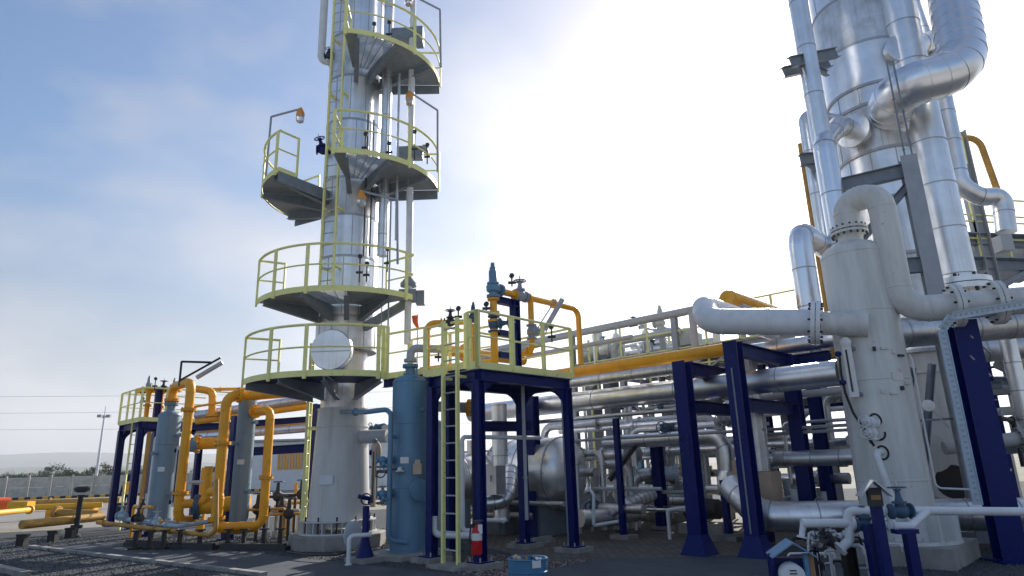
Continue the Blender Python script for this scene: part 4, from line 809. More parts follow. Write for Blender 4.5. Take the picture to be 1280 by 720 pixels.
for lab, px0, px1, y0, y1 in (('blue beam behind the left vessels, upper one', 245, 385, 536, 526), ('blue beam behind the left vessels, lower one', 290, 386, 566, 560)): tag(MB().hbeam(A(px0, y0, 20.4), A(px1, y1, 19), .2, .24).build('steel_beam', 'navy', smooth=False), lab, 'beam')
for lab, px, F, ytop in (('blue column just left of the slim slate blue vessel', 290, 18.0, 520), ('blue column left of the grey skirt behind the edge on ladder', 393, 16.6, 505), ('dark blue column behind the first slate blue vessel', 190, 19.6, 540)):
    q = at(A(px, 600, F), 0); c_ = T('steel_column', lab, 'column', q); P(MB().hbeam(q, at(q, zp(q, ytop)), .24, .24, .016, DV), 'shaft', 'navy', c_, smooth=False); P(MB().box(at(q, .02), .4, .4, .03, DU, DV), 'base_plate', 'navy', c_, smooth=False)
gauge_glass('white level gauge on the first slate blue vessel', A(214, 652, 17.2) + Z * .35, 1.5, V((.2, -1, 0)).normalized())
pipe('light grey pipe bent over the top of the second left frame leg', 'pipe_white', [at(A(183, 650, 18.9), .2), at(A(183, 650, 18.9), zp(A(183, 650, 18.9), 548)), A(202, 545, 18.4)], .05, .1); pipe('amber worn riser beside the second left frame leg', 'amber_worn', [at(A(175, 640, 19.4), .2), at(A(175, 640, 19.4), zp(A(175, 640, 19.4), 540))], .06)
# small skids between the second vessel and the column
rnd = random.Random(4)
for i in range(6):
    px = 322 + i * 10 + rnd.uniform(-3, 3); q = at(A(px, 660, 17 + rnd.random() * 1.6), 0); sk_ = T('valve_skid', ('first', 'second', 'third', 'fourth', 'fifth', 'sixth')[i] + ' from the left of the dark valve assemblies right of the slim slate blue vessel', 'valve', q, 'dark valve assemblies right of the slim vessel'); z_ = .5 + rnd.random() * .7
    P(MB().cyl(q, at(q, z_), .04, 8), 'stand', 'dark_iron', sk_); P(MB().lathe(at(q, z_), [(.06, -.12), (.13, -.05), (.13, .08), (.06, .14), (.04, .36)], 12), 'body', 'dark_iron', sk_); P(MB().torus(at(q, z_ + .38), Z, .13, .014, 16, 5), 'handwheel', 'dark_iron', sk_)
    P(MB().tube([at(q, z_) - V((.5, .1, 0)), at(q, z_) + V((.45, .1, 0)), at(q, .1) + V((.45, .1, 0))], .035, .06, 8), 'pipe_run', ('pipe_grey', 'amber_worn', 'dark_iron')[i % 3], sk_)

# ================================================================== PIPE RACK
def column(label, p, ztop, w=.24, m='navy', z0=0, group=None, flare=False, foot_=None, up=DV):
    p = at(p, 0); c_ = T('steel_column', label, 'column', at(p, z0), group); P(MB().hbeam(at(p, z0), at(p, ztop), w, w, .018, up), 'shaft', m, c_, smooth=False)
    P(MB().box(at(p, z0 + .015), w * 1.7, w * 1.7, .03, DU, DV), 'base_plate', m, c_, smooth=False)
    if flare:
        for d in (DU, -DU, DV, -DV): P(MB().plate([at(p + d * w * .3, .03), at(p + d * w * 1.0, .03), at(p + d * w * .5, .42), at(p + d * w * .3, .42)], .02), 'gusset', m, c_, smooth=False)
    return c_
def flared_post(b, p, ztop, w, m, root):
    p = at(p, 0); P(MB().hbeam(at(p, .35), at(p, ztop), w, w, .02, DV), 'post', m, root, smooth=False)
    h = w / 2; k = h * 1.9; vs = []
    for s, z in ((k, .0), (h * 1.7, .08), (h, .36)): vs += [at(p + DU * a * s + DV * b_ * s, z) for a, b_ in ((-1, -1), (1, -1), (1, 1), (-1, 1))]
    P(MB().add(vs, [[i * 4 + j, i * 4 + (j + 1) % 4, i * 4 + 4 + (j + 1) % 4, i * 4 + 4 + j] for i in (0, 1) for j in range(4)] + [[3, 2, 1, 0], [8, 9, 10, 11]]), 'flared_foot', m, root, smooth=False)
p1, p2 = G(875, 694), G(947, 697)
for lab, p, zt_, lv, zb2 in (('blue portal frame carrying the amber header, left of the two', p1, zp(p1, 452), 2.6, zp(p1, 508)), ('blue portal frame with the taller post, right of the two', p2, zp(p2, 427), 2.6, zp(p2, 505))):
    root = T('portal_frame', lab, 'pipe support', at(p, 0), 'blue portal frames'); q = at(p, 0) + DV * lv
    flared_post(None, p, zt_, .27, 'navy', root); flared_post(None, q, zt_, .27, 'navy', root)
    sp_ = P(MB().box(at(p, zt_ * .55) - DV * .142, .2, .014, .42, DU, DV), 'splice_plate', 'navy', root, smooth=False); b = MB()
    for sx in (-.06, .06):
        for sz in (-.15, -.05, .05, .15): b.cyl(at(p + DU * sx, zt_ * .55 + sz) - DV * .148, at(p + DU * sx, zt_ * .55 + sz) - DV * .168, .016, 6)
    P(b, 'bolts', 'bolt', sp_, stuff=True)
    P(MB().hbeam(at(p, zt_ - .13) + DV * .12, at(q, zt_ - .13) - DV * .12, .2, .26), 'beam', 'navy', root, smooth=False); P(MB().hbeam(at(p, zb2) + DV * .12, at(q, zb2) - DV * .12, .2, .24), 'beam', 'navy', root, smooth=False)
    for s, e in ((at(p, 0), DV), (q, -DV)):
        cc = at(s + e * .6, zt_ - .72); k = [at(s + e * .6, zt_ - .25), at(s + e * .13, zt_ - .25), at(s + e * .13, zt_ - .72)]
        for j in range(1, 6): an = math.pi - j * math.pi / 12; k.append(cc + e * (.47 * math.cos(an)) + Z * (.47 * math.sin(an)))
        P(MB().plate(k, .03), 'knee_plate', 'navy', root, smooth=False)
def runto(label, m, a, Fa, px_end, r, ax=DU, **kw):       # a pipe through pixel a at depth Fa along ax until it is seen at column px_end
    p = A(a[0], a[1], Fa); d0 = ray(px_end, 560); d0b = ray(px_end, 400)
    # plane through camera and the pixel column near this height
    nrm = d0.cross(d0b); s = -(p - V((0, 0, CAMH))).dot(nrm) / ax.dot(nrm); return pipe(label, m, [p, p + ax * s], r, **kw), p, p + ax * s
pa = A(912, 438, 13.15); _, a0, a1 = runto('long amber header pipe on the blue portal frame', 'amber', (906, 437), 13.25, 690, .135)
pipe('amber end bend of the long header dropping behind the portal', 'amber', [a0 + DU * .1, a0 - DU * .12, a0 - DU * .12 + DV * 1.2], .133, .12)
runto('long dull channel shaped pipe under the amber header', 'alu_dull', (860, 459), 13.6, 640, .12, seams=.9)
runto('long thick silver jacketed pipe through both portal frames', 'alu', (1050, 466), 11.75, 590, .235, seams=2.2, n=28)
runto('high grey pipe above the amber header', 'pipe_grey', (893, 382), 15.6, 600, .10)
runto('thinner grey pipe beneath the high grey pipe', 'pipe_grey', (790, 421), 16.5, 640, .06)
runto('thin pale pipe slung below the thick silver pipe', 'galv', (848, 512), 13.9, 640, .05)
q = A(868, 420, 15.6); pipe('grey hanger pipe under the high grey pipe', 'pipe_grey', [at(q, zp(q, 390)), at(q, zp(q, 470))], .09)
# white pipe with fat bend from the grey drum
dr = G(1133, 700); dr.z = 0
nzz = zp(dr, 402)
w0 = A(1024, 404, 11.2); w1 = A(905, 398, 11.9); w1 = at(w1, zp(w1, 398)); 
pipe('fat white pipe from the grey drum turning back at a wide bend', 'pipe_white', [w0, A(960, 402, 11.55), A(886, 402, 11.9), A(880, 384, 12.5), A(880, 384, 12.5) + DV * 3.2 - Z * .05], .24, .30, fl=(.01,), n=24)
o0 = A(906, 369, 13.6); pipe('amber pipe capped at the left that recedes behind the white bend', 'amber', [o0 - Z * .8, o0, o0 + DV * 5.5], .15, .2, n=18)
o0 = A(925, 384, 13.9); pipe('grey pipe running beside the amber pipe behind the white bend', 'pipe_grey', [o0, o0 + DV * 1.6, o0 + DV * 1.6 - Z * .6], .1, .15)
# silver pipes of the middle
def hp(label, m, a, Fa, b_, r, **kw): pa_ = A(a[0], a[1], Fa); return runto(label, m, a, Fa, b_, r, **kw)
q = A(905, 540, 15.0); qz = zp(q, 545); pipe('silver pipe in the middle of the rack with a bend going down', 'alu', [at(q, .9), at(q, qz), at(q, qz) + DU * 3.3], .17, .34, seams=.7, n=20)
P_ = at(q, 0); b = MB(); b.lathe(at(q, .98), [(.17, 0), (.26, .02), (.27, .3), (.19, .45)], 18); tag(b.build('pipe_reducer', 'alu_bright'), 'silver reducer drum under the bend in the middle of the rack', 'fitting')
hp('thin grey pipe crossing in front of the silver middle pipe', 'steel_mid', (955, 537), 13.7, 635, .035)
hp('silver pipe with flanged ends at half height right of the valve platform', 'alu_dull', (800, 567), 17.5, 715, .13, seams=.5, fl=(.05, .5))
hp('silver pipe right of the portal frames at half height', 'alu', (1070, 571), 13.2, 963, .16, seams=.55, n=20, fl=(.98,))
hp('thin twin pipe right of the portal, upper', 'steel_mid', (1063, 531), 13.3, 960, .035); hp('thin twin pipe right of the portal, lower', 'steel_mid', (1065, 537), 13.3, 960, .035)
hp('grey pipe below the thick silver pipe right of the portal', 'pipe_grey', (1056, 488), 13.6, 950, .08)
hp('silver pipe above the thick one left of the grey drum', 'alu', (1045, 424), 13.6, 915, .17, seams=.8, n=20)
hp('silver pipe seen between high grey pipe and white bend', 'alu_dull', (1010, 441), 15.0, 930, .13, seams=.8)
# low fat silver pipe behind the grey drum
q0 = A(962, 640, 12.8); q1 = A(975, 657, 12.0); z_ = .62
a_ = at(A(968, 650, 12.6), z_); pipe('fat silver pipe lying low behind the grey drum with a bend', 'alu', [a_ + V((-.35, 1.1, .5)), a_ + V((-.2, .1, 0)), a_ + V((4.6, -.9, .0)), a_ + V((8, -1.6, 0))], .27, .5, seams=.8, n=22)
# upright ducts and boxes
q = at(A(944, 560, 13.9), 0); du = T('jacketed_riser', 'ribbed silver riser with beige lower box between the portal posts', 'riser', q); P(MB().lathe(q, [(.25, zp(q, 589)), (.25, zp(q, 452))], 40, rib=-.05), 'jacket', 'alu_dull', du); P(MB().box(at(q, zp(q, 617)) + V((.1, 0, 0)), .52, .5, zp(q, 590) - zp(q, 645), DU, DV), 'insulation_box', 'beige', du, smooth=False)
q = at(A(928, 610, 14.1), 0); tag(MB().box(at(q, zp(q, 615)), .42, .42, zp(q, 590) - zp(q, 640), DU, DV).cyl(at(q, zp(q, 590)), at(q, zp(q, 575)), .16, 14).build('insulation_box', 'beige', smooth=False), 'beige insulation box left of the ribbed riser', 'box')
# horizontal jacketed exchanger vessels
def hvessel(label, c, ax, L, r, m='alu_dull', nb=5, group='horizontal jacketed vessels'):
    root = T('horizontal_vessel', label, 'vessel', at(c, 0), group); n = 36; c = V(c)
    prof = [(.05, -L / 2 - r * .45), (r * .55, -L / 2 - r * .38), (r * .85, -L / 2 - r * .2), (r, -L / 2)] + [(r, L / 2), (r * .85, L / 2 + r * .2), (r * .55, L / 2 + r * .38), (.05, L / 2 + r * .45)]
    P(MB().lathe(c, prof, n, ax), 'jacket', m, root)
    for k in range(nb): P(MB().lathe(c, [(r, -L / 2 + L * k / (nb - 1) - .02), (r + .01, -L / 2 + L * k / (nb - 1) - .018), (r + .01, -L / 2 + L * k / (nb - 1) + .018), (r, -L / 2 + L * k / (nb - 1) + .02)], n, ax), 'jacket_band', 'seam', root)
    b = MB()
    for k in range(12): a = k * math.pi / 6; sd, u, d = frame(ax); e = sd * math.cos(a) + u * math.sin(a); b.cyl(c - d * (L / 2 + r * .40) + e * r * .4, c - d * (L / 2 + .02) + e * r * .99, .012, 6)
    P(b, 'head_seams', 'seam', root, stuff=True)
    for k in (-.3, .3): P(MB().box(at(c + ax * L * k, (c.z - r * .8) / 2), .25, r * 1.5, c.z - r * .6, ax), 'saddle', 'steel_grey', root, smooth=False)
    P(MB().cyl(c + Z * r * .9, c + Z * (r + .35), .12, 14), 'nozzle', m, root)
    return root
c = A(705, 590, 16.6); hvessel('large jacketed horizontal vessel with round ribbed end behind the valve platform', c + DU * 1.0, DU, 2.0, .85, 'alu')
c = A(600, 592, 17.0); hvessel('jacketed horizontal vessel behind the near leg of the valve platform', at(c, 1.35) + DU * .3, DV, 2.0, .62, nb=6)
q = A(618, 600, 15.2); tag(MB().box(at(q, zp(q, 600)), .42, .3, .62, DU, DV).box(at(q, zp(q, 598)) - DV * .16, .1, .04, .14, DU, DV).build('junction_box', 'galv', smooth=False), 'silver box with dark knob behind the near leg of the valve platform', 'box')
q = at(A(625, 560, 16.2), 0); pipe('fluted silver riser between the legs of the valve platform', 'alu', [at(q, .4), at(q, zp(q, 505))], .19, seams=.6, n=20)
q = A(645, 655, 15.5); pipe('dented silver bend low between the legs of the valve platform', 'alu_bright', [at(A(604, 640, 15.4), .85), at(A(635, 640, 15.4), .9), at(A(640, 640, 16), 1.6)], .17, .3, seams=.18)
pipe('silver pipe low right of the valve platform', 'alu', [A(725, 648, 15.4), A(760, 647, 15.8), A(800, 640, 16.6)], .19, .3, seams=.5, n=18)
pipe('crumpled silver bend right of the slim blue post', 'alu_bright', [A(775, 665, 16.4), A(782, 632, 16.6), A(815, 618, 17.2)], .17, .3, seams=.16)
pipe('silver upright with bend right of the slim blue post', 'alu', [at(A(790, 610, 17.4), .8), at(A(790, 610, 17.4), zp(A(790, 610, 17.4), 595)), A(840, 590, 17.6)], .17, .28, seams=.4)
pipe('slate blue pipe end behind the left portal post', 'light_blue', [A(832, 593, 17.4), A(848, 592, 17.3)], .16, fl=(.9,))
# white pipes under the valve platform
q = at(A(578, 600, 12.6), 0); pipe('white pipe bent around the near leg of the valve platform', 'pipe_white', [at(q, zp(q, 546)) + DV * 2.2, at(q, zp(q, 546)), at(q, zp(q, 664)), at(q, zp(q, 664)) + V((.32, .1, 0))], .042, .09)
pipe('white pipe low behind the yellow ladder', 'pipe_white', [at(A(543, 640, 12.7), .8), at(A(543, 667, 12.7), zp(A(543, 667, 12.7), 668)), A(592, 670, 12.4)], .06, .1); pipe('thin white pipe from the extinguisher leg to the right', 'pipe_white', [A(602, 650, 12.3), A(632, 650, 12.7)], .035, fl=(.9,))
pipe('grey upright pipe behind the ladder', 'pipe_grey', [at(A(553, 600, 14.8), .3), at(A(553, 600, 14.8), zp(A(553, 600, 14.8), 532)), at(A(553, 600, 14.8), zp(A(553, 600, 14.8), 532)) + DU * 1.2], .15, .25); pipe('grey pipe with amber flange under the deck of the valve platform', 'pipe_grey', [A(545, 508, 14.8), A(592, 510, 14.6)], .12, fl=(.9,), flm='amber')
q = at(A(657, 600, 13.2), 0); pipe('slender galvanised pipe hanging in the middle of the valve platform', 'steel_mid', [at(q, zp(q, 650)), at(q, zp(q, 480))], .036, fl=(.3, .6))
pipe('white bracket shaped pipe right of the right platform leg', 'pipe_white', [A(735, 610, 14.8), A(742, 618, 14.7), A(742, 657, 14.7), A(772, 652, 15.0)], .035, .05); pipe('pale bent pipe standing before the left portal post', 'pipe_white', [at(A(837, 668, 15.2), 0), at(A(837, 668, 15.2), .62), at(A(860, 668, 15.2), .66)], .04, .06, fl=(.6,))
# slim blue posts on blocks
for lab, px, py, yt, F_ in (('slim blue post on a concrete block right of the valve platform', 780, 674, 523, None), ('dark blue column left of the left portal post', 829, 663, 545, None), ('dark blue column behind the valve platform', 671, 672, 495, None), ('thin dark pedestal post with broad foot between the portal posts', 912, 676, 600, None), ('dark blue column at the back right of the portal', 975, 655, 440, None), ('black column left of the grey drum', 1044, 672, 470, None), ('dark blue column behind the yellow ladder', 562, 690, 480, None)):
    p = G(px, py); w = .12 if 'slim' in lab or 'thin' in lab else .24; column(lab, p, zp(p, yt), w, 'navy', flare='pedestal' in lab or 'slim' in lab, group='blue steel columns of the rack')
    if 'slim' in lab or 'pedestal' in lab or 'left of the left' in lab: footing('concrete block under the ' + lab.split(' on a')[0].replace(' with broad foot', ''), p, .5, .4, .1)
q = G(805, 640); column('green grey upright between the slim blue post and the portal', q, zp(q, 560), .2, 'slate_blue')
tag(MB().hbeam(A(762, 600, 16.2), A(795, 556, 16.6), .1, .1).build('steel_brace', 'dark_iron', smooth=False), 'dark diagonal brace right of the slim blue post', 'brace')
tag(MB().hbeam(A(960, 456, 14.6), A(1038, 446, 13.6), .2, .26).build('steel_beam', 'navy', smooth=False), 'blue beam above the thick silver pipe left of the grey drum', 'beam')
tag(MB().hbeam(A(600, 533, 14.4), A(664, 533, 15.4), .2, .22).build('steel_beam', 'navy', smooth=False), 'blue cross beam under the deck of the valve platform', 'beam')

# grey structure with railings behind the rack
gs = T('process_structure', 'grey steel structure with pale railings standing far behind the rack', 'structure', at(A(800, 600, 22), 0))
g0 = at(A(722, 560, 21.0), 0); nu, nv = 5, 3
zl = (1.9, 3.6, zp(g0, 462)); cols = []
for i in range(nu):
    for j in range(nv):
        p = g0 - DU * (i * 1.9) + DV * (j * 2.2); 
        P(MB().hbeam(p, at(p, zl[2] + (.0 if (i + j) % 2 else 1.2)), .16, .16, .012, DV), 'column', 'steel_mid', gs, smooth=False)
for z_ in zl:
    for j in range(nv): P(MB().hbeam(at(g0 + DV * j * 2.2, z_), at(g0 + DV * j * 2.2 - DU * 1.9 * (nu - 1), z_), .12, .16), 'beam', 'steel_mid', gs, smooth=False)
    for i in range(nu): P(MB().hbeam(at(g0 - DU * 1.9 * i, z_ - .1), at(g0 - DU * 1.9 * i + DV * 2.2 * (nv - 1), z_ - .1), .12, .14), 'beam', 'steel_mid', gs, smooth=False)
for i in range(nu - 1):
    a_, b_ = g0 - DU * 1.9 * i, g0 - DU * 1.9 * (i + 1)
    if i % 2 == 0: P(MB().bar(at(a_, zl[1]), at(b_, zl[2]), .06, .06), 'brace', 'steel_mid', gs, smooth=False)
    else: P(MB().bar(at(b_, zl[0]), at(a_, zl[1]), .06, .06), 'brace', 'steel_mid', gs, smooth=False)
    for z_ in zl[1:]:
        P(MB().poly([a_, b_, b_ + DV * 4.4, a_ + DV * 4.4], z_ + .09, z_ + .12), 'deck_plate', 'deck_grey', gs, smooth=False)
        for h in (.55, 1.05): P(MB().cyl(at(a_, z_ + .1 + h), at(b_, z_ + .1 + h), .025, 6), 'rail', 'rail_yellow', gs)
        for f in (0, .5): P(MB().bar(at(a_ + (b_ - a_) * f, z_ + .1), at(a_ + (b_ - a_) * f, z_ + 1.15), .06, .05), 'post', 'rail_yellow', gs, smooth=False)
# equipment on it
zt_ = zl[2] + .12
for i, (s, t, kind) in enumerate(((.5, .8, 'h'), (1.4, .5, 'v'), (2.3, .8, 'v'), (3.0, .6, 'p'), (3.8, .7, 'b'), (4.7, .7, 'v2'), (6.0, .8, 'b2'), (7.0, .8, 'b3'))):
    p = at(g0 - DU * s + DV * t, zt_)
    if kind == 'h': hvessel('small silver horizontal drum on the far grey structure', p + Z * .45, DU, 1.2, .36, 'galv', 4, None)
    elif kind == 'v': 
        r_ = T('filter_vessel', ('squat pale filter on the far grey structure, left one', 'squat pale filter on the far grey structure, right one')[i - 1], 'vessel', p); P(MB().lathe(p, [(.1, .25), (.12, .35), (.12, .8), (.08, .9), (.04, .92), (.04, 1.2)], 18), 'shell', 'pipe_white', r_)
        for k in range(3): P(MB().bar(p + V((math.cos(k * 2.1) * .17, math.sin(k * 2.1) * .17, 0)), p + V((math.cos(k * 2.1) * .17, math.sin(k * 2.1) * .17, .5)), .05, .05), 'leg', 'steel_mid', r_, smooth=False)
    elif kind == 'p': relief_valve('pale tall relief valve on the far grey structure', p + Z * .8, .085, DU, m='pipe_grey'); pipe('pale riser under the tall relief valve on the far structure', 'pipe_grey', [p, p + Z * .9], .1)
    elif kind == 'v2': valve('gate valve on a pale riser on the far grey structure', p + Z * .9, DU, .07, m='pipe_grey'); pipe('pale riser under the gate valve on the far structure', 'pipe_white', [p, p + Z * .8], .1)
    else:
        r_ = T('air_cooler', ('grey box cooler on the far structure, smallest', 'grey box cooler on the far structure, middle', 'grey box cooler on the far structure, nearest the white bend')[int(kind[1:] or 1) - 1], 'cooler', p); P(MB().box(p + Z * .35, .6 if kind != 'b3' else 1.1, .6, .36, DU, DV), 'casing', 'pipe_grey', r_, smooth=False); P(MB().lathe(p, [(.26, .52), (.26, .66), (.23, .68)], 18), 'fan_ring', 'pipe_grey', r_)
        for k in (-.25, .25): P(MB().bar(p + DU * k, p + DU * k + Z * .4, .06, .06), 'leg', 'steel_mid', r_, smooth=False)
# thinner pipes of the tangle behind
rnd = random.Random(11); nt = 0
ORD = ('first', 'second', 'third', 'fourth', 'fifth', 'sixth', 'seventh', 'eighth', 'ninth', 'tenth', 'eleventh', 'twelfth')
MW = {'galv': 'galvanised', 'pipe_grey': 'grey', 'steel_mid': 'dark grey', 'alu_dull': 'dull silver', 'pipe_white': 'white', 'alu': 'silver', 'alu_bright': 'bright silver', 'steel_grey': 'blackish', 'dark_iron': 'black', 'amber': 'amber', 'amber_worn': 'worn amber', 'valve_blue': 'blue'}
def tangle(lab, px0, px1, py0, py1, F0, F1, count, mats, group):
    where = lab.split('pipe ')[1]; specs = []; vs_ = []
    for i in range(count):
        px, py, F = rnd.uniform(px0, px1), rnd.uniform(py0, py1), rnd.uniform(F0, F1); p = A(px, py, F)
        if p.z < .3: p.z = .3 + rnd.random() * .5
        r_ = rnd.choice((.03, .04, .05, .08, .11)); L = rnd.uniform(.8, 2.6); m_ = rnd.choice(mats); k = rnd.random()
        if k < .45: pts = [p - DU * L, p + DU * L * .3, p + DU * L * .3 - Z * min(p.z - .1, rnd.uniform(.4, 1.6))]; sh = 'bent pipe'
        elif k < .7: pts = [at(p, .1), p, p + DU * L * .7]; sh = 'hooked upright'
        elif k < .85: pts = [p, p + DV * L, p + DV * L - Z * min(p.z - .1, 1.0)]; sh = 'receding pipe'
        else: pts = [at(p, .1), p + Z * .4]; sh = 'upright pipe'
        specs.append((px, ('thin', 'thin', 'slim', 'thick', 'fat')[(.03, .04, .05, .08, .11).index(r_)] + ' ' + MW[m_] + ' ' + sh, m_, pts, r_, (rnd.uniform(.2, .8),) if rnd.random() < .6 else ()))
        if rnd.random() < .45: vm_ = rnd.choice(('dark_iron', 'valve_blue', 'steel_mid', 'pipe_grey')); vs_.append((px, 'small ' + MW[vm_] + ' valve', vm_, p - DU * L * .3 if k < .45 else p + (DU * L * .3 if k < .7 else V((0, 0, 0))), max(.04, min(.08, r_)), rnd.choice((Z, Z, -DV))))
    for lst in (specs, vs_):
        lst.sort(key=lambda e: e[0]); cnt = {}
        for e in lst: cnt[e[1]] = cnt.get(e[1], 0) + 1
        seen = {}
        for e in lst:
            seen[e[1]] = seen.get(e[1], 0) + 1; l_ = e[1] + ' ' + where + ('' if cnt[e[1]] == 1 else ', ' + ORD[seen[e[1]] - 1] + ' from the left')
            if lst is specs: pipe(l_, e[2], e[3], e[4], fl=e[5], group='pipes ' + group, n=10)
            else: valve(l_, e[3], DU, e[4], m=e[2], group='small valves ' + group, up=e[5])
tangle('pipe behind the valve platform', 545, 700, 530, 650, 18, 21, 12, ('galv', 'pipe_grey', 'steel_mid', 'alu_dull', 'pipe_white'), 'in the tangle behind the valve platform')
tangle('pipe left of the portal frames', 715, 850, 500, 640, 16, 22, 30, ('galv', 'pipe_grey', 'steel_mid', 'alu_dull', 'pipe_white', 'alu', 'steel_grey'), 'in the tangle left of the portal')
tangle('pipe left of the grey drum', 885, 1060, 480, 640, 14.5, 20, 26, ('galv', 'pipe_grey', 'steel_mid', 'alu_dull', 'pipe_white', 'alu'), 'in the tangle right of the portal')
tangle('pipe above the amber header', 738, 865, 408, 452, 19.6, 21.4, 16, ('galv', 'pipe_grey', 'pipe_white', 'alu', 'steel_mid'), 'above the amber header')
tangle('pipe low in the left cluster', 150, 372, 596, 655, 17.8, 20, 18, ('galv', 'pipe_grey', 'steel_mid', 'amber', 'amber_worn', 'dark_iron'), 'low in the left cluster')
tangle('pipe behind the left column', 400, 490, 520, 640, 17.5, 21, 9, ('galv', 'pipe_grey', 'dark_iron', 'amber'), 'in the tangle behind the column')
# second grey frame right of the portal, dark equipment low in the back
gs2 = T('process_structure', 'dark steel frame behind the thin twin pipes right of the portal', 'structure', at(A(1010, 600, 17.5), 0))
g1 = at(A(955, 560, 18.5), 0)
for i in range(4):
    for j in range(2): p = g1 - DU * 1.7 * i + DV * 2 * j; P(MB().hbeam(p, at(p, 4.6), .18, .18, .014, DV), 'column', ('navy', 'steel_mid')[(i + j) % 2], gs2, smooth=False)
for z_ in (1.7, 3.1, 4.5):
    for j in range(2): P(MB().hbeam(at(g1 + DV * 2 * j + DU * .3, z_), at(g1 + DV * 2 * j - DU * 5.6, z_), .14, .18), 'beam', ('steel_grey', 'navy')[j], gs2, smooth=False)
for i in range(3): P(MB().bar(at(g1 - DU * 1.7 * i, 1.7), at(g1 - DU * 1.7 * (i + 1), 3.1), .07, .07), 'brace', 'steel_mid', gs2, smooth=False)
for i, (px, py, F, s) in enumerate(((995, 640, 13.6, .5), (985, 618, 14.6, .6), (1030, 625, 14.0, .45), (880, 640, 16.2, .7), (745, 630, 18, .8), (690, 650, 18, .8), (1010, 600, 17, .9), (840, 610, 20, 1.2), (770, 600, 21, 1.3), (560, 640, 17.5, .9))):
    q = at(A(px, py, F), 0); pu = T('pump', ('grey pump low behind the fat silver pipe, left one', 'pale pump housing right of the beige riser box', 'pump just left of the black column', 'dark pump left of the ribbed riser', 'pump skid behind the right platform leg', 'pump under the large ribbed vessel', 'pump far behind the twin thin pipes', 'tall pump set behind the left portal post', 'tall pump set right of the slim blue post', 'pump behind the yellow ladder')[i], 'pump', q, 'pumps under the rack')
    P(MB().box(at(q, .12), s * 1.6, s * .8, .24, DU, DV), 'bedplate', 'concrete', pu, smooth=False); P(MB().lathe(at(q, .24 + s * .45) - DU * s * .6, [(s * .1, 0), (s * .32, .03), (s * .34, s * .7), (s * .2, s * .75), (s * .2, s * .9), (s * .42, s * .95), (s * .42, s * 1.15), (s * .15, s * 1.2)], 18, DU), 'casing', ('pipe_grey', 'pipe_white', 'steel_mid', 'dark_iron')[i % 4], pu); P(MB().cyl(at(q, .3 + s * .7), at(q, .3 + s * 1.5), s * .14, 12), 'discharge', 'pipe_grey', pu)
    P(MB().torus(at(q, .3 + s * 1.0) - DV * s * .5, -DV, s * .26, .018, 20, 6), 'handwheel', 'steel_mid', pu)

# more jacketed runs stacked behind the portal frames
for lab, m_, a_, Fa, end, r_ in (('silver run just under the thin grey crossing pipe', 'alu', (930, 560), 16.4, 700, .10), ('bright silver run at knee height behind the left portal post', 'alu_bright', (900, 612), 16.8, 730, .12), 
        ('white run above the silver middle pipe', 'pipe_white', (870, 520), 17.2, 690, .07), ('bright silver run seen under the thick silver pipe left of the portal', 'alu_bright', (850, 528), 16.0, 700, .08), ('silver run low behind the slim blue post', 'alu', (860, 626), 18.6, 700, .13),
        ('silver run between portal and grey drum under the thin twin pipes', 'alu_bright', (1060, 552), 15.0, 950, .09), ('white run between portal and grey drum above the thin twin pipes', 'pipe_white', (1060, 510), 15.2, 955, .06), ('bright silver run at head height between portal and drum', 'alu_bright', (1062, 598), 14.6, 965, .12),
        ('galvanised run low across the legs of the valve platform', 'galv', (705, 630), 15.7, 580, .06)):
    runto(lab, m_, a_, Fa, end, r_, seams=.8 if 'alu' in m_ else None, fl=(.35,), n=16)
# pale yellow guard rails and a back ladder on the far structure
for i, (px, py, F) in enumerate(((735, 590, 20.4), (845, 520, 20.0))):
    q = at(A(px, py, F), 0); ladder(('left', 'right')[i] + ' yellow ladder on the far grey structure', q, q + DV * .4, zl[2] + .9, .1, group='yellow ladders', w=.03)

# ================================================================== GREY DRUM (right)
DRR = .555
zsh, zfl = zp(dr, 322), zp(dr, 290)
ft = T('concrete_footing', 'broad square concrete footing under the tall grey drum', 'footing', dr); P(MB().box(at(dr, .05), 1.75, 1.75, .5, DU, DV), 'plinth', 'concrete', ft, smooth=False)
gd = T('knockout_drum', 'tall pale grey upright drum with level gauge at the right', 'vessel', at(dr, .3))
P(MB().lathe(dr, [(.60, .34), (DRR, .9), (DRR, zsh)] + [(DRR * math.cos(R(a)) * 1.0, zsh + .30 * math.sin(R(a))) for a in (15, 30, 45, 58, 68)] , 48), 'shell', 'vessel_grey', gd)
for zz in (1.25, 2.9, 4.1, zsh): P(MB().lathe(at(dr, zz), [(DRR, -.018), (DRR + .007, -.01), (DRR + .007, .01), (DRR, .018)], 48), 'weld_seam', 'vessel_grey', gd)
P(MB().lathe(dr, [(.62, .30), (.84, .301), (.84, .345), (.62, .346)], 36), 'base_ring', 'vessel_grey', gd)
for k in range(12):
    a = k * 30 + 10; P(MB().box(pol(dr, .72, a, .55), .24, .025, .42, V((math.cos(R(a)), math.sin(R(a)), 0))), 'gusset', 'vessel_grey', gd, smooth=False); P(MB().cyl(pol(dr, .78, a + 12, .3), pol(dr, .78, a + 12, .42), .018, 6), 'anchor_bolt', 'galv', gd)
P(MB().lathe(dr, [(.215, zsh + .24), (.215, zfl)], 24), 'neck', 'vessel_grey', gd)
zz = zfl
f_ = MB(); f_.lathe(at(dr, zz), [(.21, -.06), (.32, -.059), (.32, -.012), (.27, -.01), (.27, .01), (.32, .012), (.32, .059), (.21, .06)], 28); fo = P(f_, 'flange', 'vessel_grey', gd); b = MB(); bolts(b, at(dr, zz), Z, .205, 16, .1); P(b, 'bolts', 'bolt', fo, stuff=True)
